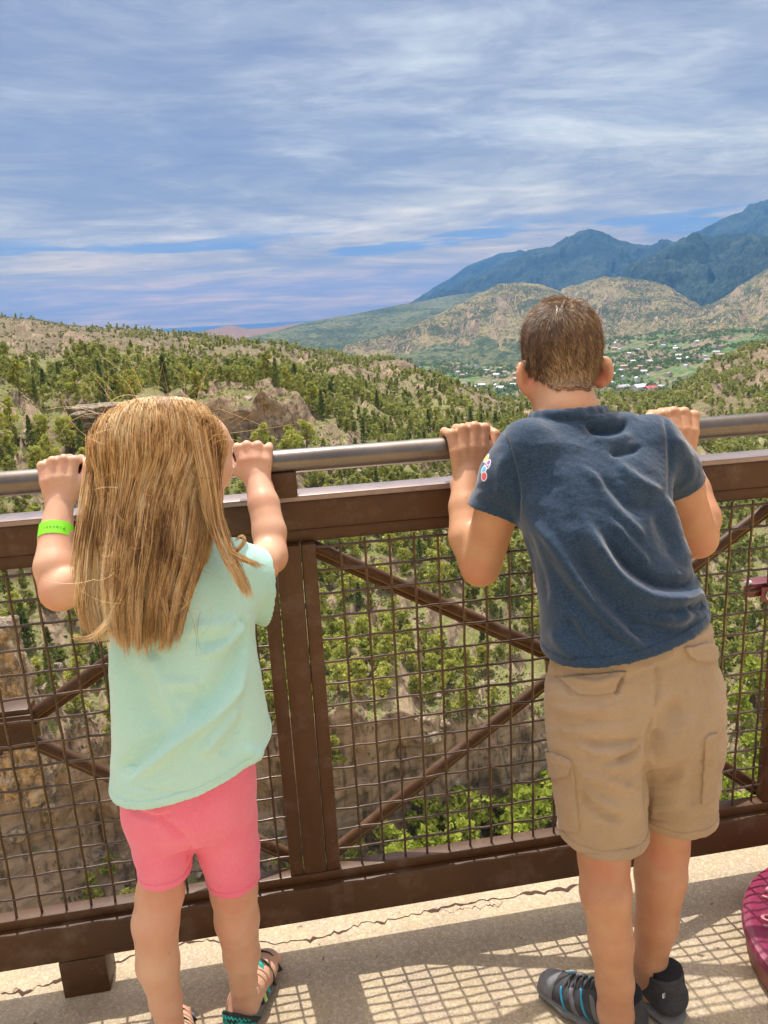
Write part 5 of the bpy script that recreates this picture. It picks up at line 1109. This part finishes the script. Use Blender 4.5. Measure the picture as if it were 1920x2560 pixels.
S.chain(ring, [.0065]*21, k=.010); S.ell(ngc+np.array([0, .004, .034]), (.049, .043, .05), k=.006, sub=True)
V, F = S.mesh(); V = relax(V, F, 3, .5); L8 = lambda *q: [c8(*p) for p in q]
V = folds(V, F, [
 (L8((1360, 430), (1290, 520), (1200, 590), (1090, 640)), .006, 11), (L8((1370, 500), (1310, 620), (1240, 750), (1130, 880), (1020, 960)), -.008, 18), (L8((1335, 700), (1280, 830), (1160, 960), (1000, 1080), (850, 1200), (720, 1300)), .010, 15), (L8((930, 1040), (840, 1140), (740, 1220), (650, 1290)), -.008, 20),
 (L8((820, 600), (860, 720), (900, 850), (960, 990)), .0055, 16), (L8((740, 640), (760, 800), (830, 950), (900, 1060)), -.005, 22), (L8((1310, 880), (1250, 1000), (1160, 1100), (1080, 1190)), .006, 13), (L8((1330, 960), (1290, 1080), (1200, 1180)), -.005, 16), (L8((1050, 470), (1180, 470), (1300, 430)), .004, 14), (L8((1040, 540), (1150, 560), (1260, 520)), -.004, 12),
 (L8((900, 760), (1000, 790), (1090, 760)), .0035, 14), (L8((950, 830), (1060, 840), (1150, 800)), -.004, 12), (L8((1330, 1130), (1400, 1180), (1440, 1240)), .005, 16), (L8((700, 1340), (850, 1370), (1000, 1380), (1150, 1340), (1350, 1230)), -.0018, 4), (L8((1310, 420), (1345, 470), (1350, 560)), -.004, 6),
], .2)
V = wrinkle(V, F, .0032, 10, 16, 25, .5); px_, py_ = to_px(V[:, 0], V[:, 1], V[:, 2])
V = relax(V, F, 1, .3); shg = mesh_np('t_shirt', V, F, M_MINT, girl); SHG = (V, F)
patch('hem_band', V, F, None, .001, M_MINT, shg, fn=lambda Vv: (((Vv-A1)@np.array([.24, .10, -1.])) > -.017)&(Vv[:, 2] < .9))
# pink shorts
M_PINK = cloth_mat('pink_jersey', (.88, .175, .29), (.92, .26, .37), heather=.4, sheen=.2, nsc=7)
S = Field((-.34, 1.04, .33), (.02, 1.42, .82), .0027)
S.loft([lvl(410, 1620, 275, 1.20, .088), lvl(408, 1690, 284, 1.205, .092), lvl(410, 1740, 276, 1.21, .088), lvl(412, 1785, 245, 1.215, .070)], k=.02, e=2.15)
HZG = P(358, 1888, 1.205); HZH = P(508, 1897, 1.25)
S.chain([P(342, 1700, 1.20), P(346, 1760, 1.20), P(352, 1830, 1.203), P(358, 1905, 1.207), P(360, 1980, 1.21)], [.056, .057, .050, .0435, .043], k=.014, clip=(HZG, np.array([0, 0, -1.])), hollow=(.003, .04))
S.chain([P(474, 1690, 1.215), P(480, 1760, 1.22), P(494, 1830, 1.235), P(507, 1910, 1.25), P(513, 1980, 1.265)], [.059, .060, .0545, .0475, .047], k=.014, clip=(HZH, np.array([.02, .03, -1.])), hollow=(.003, .04))
V, F = S.mesh(); V = relax(V, F, 3, .5)
V = folds(V, F, [(L8((700, 1420), (740, 1480), (860, 1510), (930, 1490)), -.004, 7), (L8((860, 1500), (940, 1580), (1030, 1650)), -.006, 9), (L8((1045, 1660), (1040, 1760), (1035, 1850)), -.004, 7), (L8((780, 1420), (850, 1480), (930, 1540)), .003, 12)], .2)
V = wrinkle(V, F, .0016, 14, 26, 35, .2); pks = mesh_np('shorts', V, F, M_PINK, girl)
patch('hem_band', V, F, None, .0009, M_PINK, pks, fn=lambda Vv: (Vv[:, 2] < HZG[2]+.017)&(Vv[:, 0] < -.19)); patch('hem_band', V, F, None, .0009, M_PINK, pks, fn=lambda Vv: (Vv[:, 2] < HZH[2]+.017)&(Vv[:, 0] > -.18))
# paper wristband
M_LIME = simple_mat('lime_wristband', (.25, .86, .02), .5, 8, .06, Emission__Strength=0.)
wa, wb = P(120, 1150, 1.405), P(122, 1128, 1.418); ax = (wb-wa)/np.linalg.norm(wb-wa); wc = P(121, 1152, 1.403); rw = rp(34, wc)+.0022
e1 = np.cross(ax, [0, 1, 0]); e1 /= np.linalg.norm(e1); e2 = np.cross(ax, e1); n_b = 48; Vw = []
for k, (hh, rr_) in enumerate(((-.0125, rw), (.0125, rw-.001), (.0125, rw-.002), (-.0125, rw-.001))): Vw += [wc+ax*hh+(e1*math.cos(2*math.pi*i/n_b)+e2*math.sin(2*math.pi*i/n_b))*rr_ for i in range(n_b)]
mb = MB(); mb.add(Vw, [(j*n_b+i, j*n_b+(i+1) % n_b, ((j+1) % 4)*n_b+(i+1) % n_b, ((j+1) % 4)*n_b+i) for j in range(4) for i in range(n_b)]); band = mb.build('wristband', M_LIME, girl)
M_INK = simple_mat('black_ink', (.03, .09, .02), .7)
vdn = -(wc-np.array([0, 0, CAM_Z])); vdn = vdn-ax*(vdn@ax); vdn /= np.linalg.norm(vdn); rt_ = np.cross(ax, vdn)
for i, ch in enumerate('Pioneer'):
    a = -(.62-.17*i)*-1*0+(.42-.19*i); nr_ = vdn*math.cos(a)+rt_*math.sin(a)*-1 if False else vdn*math.cos(a)-(-rt_)*math.sin(a); q = wc+nr_*(rw+.0004)-ax*.0015
    tx_ = np.cross(ax, nr_); Mx = Matrix(((-tx_[0], -ax[0], nr_[0], q[0]), (-tx_[1], -ax[1], nr_[1], q[1]), (-tx_[2], -ax[2], nr_[2], q[2]), (0, 0, 0, 1))); letter(ch, .0082, .00005, M_INK, band, Mx, 'printed_letter', 0)
# sandals
M_ST1 = simple_mat('black_strap', (.03, .035, .035), .8, 50, .3); M_ST2 = simple_mat('teal_strap', (.02, .42, .36), .7, 60, .2); M_ST3 = simple_mat('lime_strap', (.50, .72, .22), .7, 60, .2)
def sandal(G, L, parent):
    root = None
    So = Field(np.minimum(G(-.06, -.06, 0), G(L+.03, .06, 0))-np.array([.03, .03, .01]), np.maximum(G(-.06, .06, .03), G(L+.03, -.06, .03))+.03, .0026)
    f = G(1, 0, 0)-G(0, 0, 0); r = G(0, 1, 0)-G(0, 0, 0)
    So.chain([G(-.030, 0, .011), G(.03, 0, .011), G(.09, .002, .011), G(L-.025, .003, .012)], [.033, .031, .037, .035], k=.006, flat=((0, 0, 1), .34)); Vs, Fs = So.mesh(); Vs[:, 2] = np.maximum(Vs[:, 2], .0012)
    sole = mesh_np('sandal', Vs, Fs, M_SOLE, parent)
    def strap(pts, w_, mat, nm='strap'):
        q = smooth_poly([(p[0], p[1]) for p in pts], 22); z = smooth_poly([(p[2], 0) for p in pts], 22); c = [G(a, b, zz_[0]) for (a, b), zz_ in zip(q, z)]; n = len(c); Vv = []; ctr = G(.04, 0, .03)
        for i in range(n):
            t = c[min(i+1, n-1)]-c[max(i-1, 0)]; o = c[i]-ctr; o[:] = o-t*(o@t)/(t@t); o /= np.linalg.norm(o); sd_ = np.cross(t/np.linalg.norm(t), o)
            Vv += [c[i]+sd_*w_, c[i]+sd_*w_*.6+o*.0018, c[i]-sd_*w_*.6+o*.0018, c[i]-sd_*w_, c[i]-sd_*w_-o*.003, c[i]+sd_*w_-o*.003]
        mb = MB(); mb.add(Vv, [(i*6+k, i*6+(k+1) % 6, (i+1)*6+(k+1) % 6, (i+1)*6+k) for i in range(n-1) for k in range(6)]); mb.build(nm, mat, sole)
    strap([(-.018, -.032, .018), (-.050, -.016, .050), (-.055, 0, .056), (-.050, .016, .050), (-.018, .032, .018)], .015, M_ST1)
    for row_ in (-.006, .007):
        zz2 = MB(); qn = 26; pts_ = [G(-.012-.0455*math.sin(math.pi*i/qn)**.7, -.0325*math.cos(math.pi*i/qn), .024+.032*math.sin(math.pi*i/qn)+row_+(.0032 if i % 2 else -.0032)) for i in range(qn+1)]; zz2.tube(pts_, .0021, 6); zz2.build('zigzag_stripe', M_ST2, sole)
    strap([(-.020, -.030, .018), (-.052, -.012, .048), (-.052, .012, .048), (-.020, .030, .018)], .011, M_ST1); strap([(-.030, -.026, .025), (-.0545, -.010, .051), (-.0545, .012, .051), (-.030, .026, .025)], .0045, M_ST2)
    strap([(.03, -.033, .020), (.035, -.020, .060), (.025, .004, .082), (.03, .026, .055), (.03, .034, .020)], .009, M_ST1); strap([(.03, -.035, .022), (.036, -.021, .064), (.026, .004, .0855), (.031, .028, .057), (.03, .036, .022)], .0042, M_ST3)
    strap([(.07, -.036, .018), (.085, -.020, .058), (.09, .004, .064), (.085, .026, .048), (.075, .038, .018)], .009, M_ST1); strap([(.075, -.038, .018), (.10, -.018, .054), (.075, .010, .070), (.05, .036, .025)], .0048, M_ST2); strap([(.105, -.036, .016), (.118, -.018, .048), (.120, .006, .050), (.112, .036, .018)], .010, M_ST1)
sandal(GR, LR_, girl); sandal(GL, LL_, girl)

# long hair: strands laid over the head, then falling down the back
rg = np.random.default_rng(3)
HC = HG+MG[2]*.004-MG[1]*.008; RX = np.array([.0805, .0945, .0845])
def edges(y):      # left and right limits of the hanging hair by height in the survey picture
    Y = [960, 1000, 1050, 1100, 1150, 1200, 1250, 1300, 1350, 1400]; Lx = [200, 193, 189, 184, 176, 170, 169, 173, 186, 208]; Rx = [478, 475, 462, 459, 465, 455, 432, 414, 404, 392]
    return np.interp(y, Y, Lx), np.interp(y, Y, Rx)
def back_y(y): return np.interp(y, [960, 1050, 1150, 1250, 1400], [1.185, 1.165, 1.137, 1.115, 1.098])
def strand_set(n, lift0, lift1, seed, ends=(1335, 1402)):
    rg = np.random.default_rng(seed); m = 26; out = np.empty((n, m, 3)); sS = rg.uniform(0, 1, n); th0_ = np.arccos(rg.uniform(.05, .999, n)); lf = rg.uniform(lift0, lift1, n)
    ncl = 150; cid = (sS*ncl+rg.normal(size=n)*.5).astype(int); coff = np.random.default_rng(1).normal(size=(ncl+40, 4)); cq = coff[np.clip(cid+20, 0, ncl+39)]
    ye = rg.uniform(ends[0], ends[1], n)+cq[:, 2]*10-26*np.abs(sS-.55)**1.5*2; ye = np.where(rg.random(n) < .38, ye-rg.uniform(5, 150, n), ye)+14*np.sin(sS*19+1)*np.sin(sS*7)
    phi = np.arcsin(np.clip(2*sS-1, -.985, .985)); phi = np.where(phi > 0, phi*.83, phi*1.16)                       # around the head, seen from behind, left to right
    view = math.atan2(HC[0], HC[1]); 
    for i in range(n):
        th = np.linspace(th0_[i], R(100), 9); ph = phi[i]*(1-.0*th)
        # direction towards the viewer is "back": azimuth -y, turned by phi
        az_ = math.pi+view; dx_ = np.sin(th)*np.sin(az_-ph); dy_ = np.sin(th)*np.cos(az_-ph); dz_ = np.cos(th)
        tl = R(24)*(1-th/R(100)); dx_, dy_, dz_ = dx_+math.sin(view)*(np.sin(tl)*dz_), dy_+np.sin(tl)*dz_, np.cos(tl)*dz_; nn_ = np.sqrt(dx_**2+dy_**2+dz_**2); dx_, dy_, dz_ = dx_/nn_, dy_/nn_, dz_/nn_
        # part the hair: strands start near the crown line and bend outwards
        D = np.stack([dx_, dy_, dz_], 1); l = D@MG.T; rad_ = 1/np.sqrt((l[:, 0]/RX[0])**2+(l[:, 1]/RX[1])**2+(l[:, 2]/RX[2])**2)
        A_ = HC+D*(rad_*(1+.02*0)+(lf[i]+.004+.024*max(0., -math.sin(phi[i]))+.004*cq[i, 1])*np.sin(np.clip(th, 0, 1.57))**1.6)[:, None]
        yy = np.linspace(1040, ye[i], 9)[0:]; l_, r_ = edges(yy); s_ = np.clip(sS[i]+(np.interp(yy, [1000, 1400], [0, .018])*cq[i, 0]*1.5)+rg.normal()*.008+.006*np.sin(yy/32+cq[i, 1]*5), -.02, 1.03)
        X_ = l_+(r_-l_)*s_; dep = back_y(yy)+.085*(2*s_-1)**2*np.interp(yy, [1000, 1150, 1400], [1., .75, .45])-lf[i]*.6+.0075*cq[i, 3]*np.interp(yy, [1040, 1400], [.2, 1.6])
        B_ = np.array([P(a, b, c) for a, b, c in zip(X_, yy, dep)]); C_ = np.concatenate([A_[:-1], B_[0:]]); 
        # resample smoothly
        q = np.concatenate([[0], np.cumsum(np.linalg.norm(np.diff(C_, axis=0), axis=1))]); tt_ = np.linspace(0, q[-1], m); out[i] = np.stack([np.interp(tt_, q, C_[:, k]) for k in range(3)], 1)
    for _ in range(16): out[:, 1:-1] = out[:, 1:-1]*.5+.25*(out[:, :-2]+out[:, 2:])
    return out
def wave(out, amp, seed):
    n, m, _ = out.shape; t = np.linspace(0, 1, m)[None]; rg = np.random.default_rng(seed); ph = rg.uniform(0, 6.28, (n, 1)); fr = rg.uniform(1.5, 4, (n, 1)); a = amp*rg.uniform(.2, 1, (n, 1))
    out[..., 0] += a*np.sin(fr*t*6.28+ph)*t**1.3; out[..., 1] -= np.abs(a*.6*np.cos(fr*t*5+ph)*t); return out
st = [wave(strand_set(11000, .000, .007, 11), .0018, 1), wave(strand_set(1800, .005, .011, 12, (1290, 1400)), .005, 2)]
rr0 = [np.full((11000, 26), .00043)*(1.15-np.linspace(0, 1, 26)**3*.8)[None], np.full((1800, 26), .00036)*(1.1-np.linspace(0, 1, 26)**3*.8)[None]]
# loose locks at the right and single flyaways
def lock(pts, n, spread, seed, r_=.00042, tip=1.):
    rg = np.random.default_rng(seed); q = np.array([P(*p) for p in pts]); t = np.linspace(0, len(q)-1, 26); C_ = np.stack([smooth_interp(t, np.arange(len(q)), q[:, k]) for k in range(3)], 1)
    o = rg.normal(size=(n, 1, 3))*spread; k = np.linspace(1, .35, 26)[None, :, None]; out = C_[None]+o*k+rg.normal(size=(n, 1, 3))*spread*.5*np.linspace(0, 1, 26)[None, :, None]**2*tip
    e_ = rg.uniform(.82, 1, n); out2 = np.empty_like(out)
    for i in range(n):
        tt_ = np.linspace(0, 25*e_[i], 26)
        for c in range(3): out2[i, :, c] = np.interp(tt_, np.arange(26), out[i, :, c])
    return out2, np.full((n, 26), r_)*(1.1-np.linspace(0, 1, 26)**3*.8)[None]
for a in (([(452, 950, 1.22), (460, 1030, 1.20), (470, 1110, 1.185), (498, 1190, 1.15), (522, 1250, 1.135), (543, 1295, 1.13)], 150, .0060, 21), ([(430, 930, 1.19), (450, 1040, 1.165), (465, 1130, 1.15), (490, 1200, 1.13), (515, 1245, 1.12), (536, 1288, 1.12)], 240, .006, 22),
          ([(430, 1020, 1.20), (446, 1090, 1.165), (470, 1160, 1.14), (510, 1200, 1.13), (545, 1215, 1.135), (573, 1222, 1.15)], 60, .0035, 23), ([(440, 1030, 1.21), (456, 1100, 1.17), (480, 1160, 1.15), (505, 1195, 1.14), (530, 1205, 1.14), (560, 1230, 1.145)], 40, .0030, 24),
          ([(462, 930, 1.25), (468, 1000, 1.235), (462, 1060, 1.22), (470, 1120, 1.20), (486, 1180, 1.17), (510, 1200, 1.16)], 240, .0045, 25), ([(505, 1195, 1.15), (520, 1180, 1.15), (528, 1165, 1.155), (520, 1158, 1.16), (508, 1170, 1.16)], 26, .0016, 26),
          ([(350, 1200, 1.15), (352, 1280, 1.112), (362, 1340, 1.095), (352, 1385, 1.095), (343, 1412, 1.1)], 40, .0025, 27), ([(310, 1120, 1.18), (296, 1200, 1.13), (240, 1330, 1.10), (205, 1372, 1.10), (170, 1380, 1.11), (160, 1372, 1.12)], 26, .0045, 28),
          ([(215, 1060, 1.235), (198, 1120, 1.19), (180, 1250, 1.14), (178, 1320, 1.13), (190, 1372, 1.13)], 200, .0065, 29), ([(215, 970, 1.25), (200, 1020, 1.225), (184, 1120, 1.18), (168, 1230, 1.16), (186, 1310, 1.15)], 200, .006, 30)):
    o, r_ = lock(*a); st.append(wave(o, .003, len(st))); rr0.append(r_)
nf = 120; fo = np.empty((nf, 26, 3))
for i in range(nf):
    s_ = rg.uniform(0, 1); a = (rg.uniform(225, 480), rg.uniform(868, 1000)); x_, y_ = a; ang = rg.normal()*.5+(x_-350)/130.; L_ = rg.uniform(45, 210); cv = rg.normal()*1.3; t = np.linspace(0, 1, 26); dd = 1.17+rg.uniform(-.02, .06); h_ = ang+cv*t
    if rg.random() < .45: x_, y_ = rg.uniform(180, 440), rg.uniform(960, 1330); h_ = math.pi-.2+rg.normal()*.7+cv*t; dd = 1.095+(1330-y_)/370*.06-.006; L_ *= .7
    fo[i] = [P(x_+L_*np.sum(np.sin(h_[:k+1]))/26, y_-L_*np.sum(np.cos(h_[:k+1]))/26, dd) for k in range(26)]
st.append(fo); rr0.append(np.full((nf, 26), .0003)*(1.1-np.linspace(0, 1, 26)**3*.6)[None])
V, F = tubes(np.concatenate(st), np.concatenate(rr0))
S = Field((-.36, 1.04, .82), (.0, 1.42, 1.36), .004)
S.ell(HC-MG[1]*.012+MG[2]*.004, RX*np.array([.985, .90, .985]), MG, k=.01); S.ell(HC+np.array([-.022, -.004, -.020]), (.078, .078, .07), None, k=.02)
for (s0, s1) in ((.10, .90),):
    S.loft([(lambda l_, r_: lvl((l_+r_)/2, y, (r_-l_)*.86, back_y(y)+.062, .050))(*edges(y)) for y in (1000, 1060, 1120, 1180, 1240, 1300, 1345)], k=.03, e=2.0)
S.ell(HG+MG[1]*.085-MG[2]*.03+MG[0]*.0, (.060, .052, .085), MG, k=.01, sub=True)
V2, F2 = S.mesh(); V2 = relax(V2, F2, 2); M_HAIRD = simple_mat('hair_underlayer', (.20, .10, .04), .6, 30, .4)
hg = mesh_np('hair', np.concatenate([V2, V]), np.concatenate([F2, F+len(V2)]), [M_HAIRG, M_HAIRD], girl, mi=np.concatenate([np.ones(len(F2)), np.zeros(len(F))]))
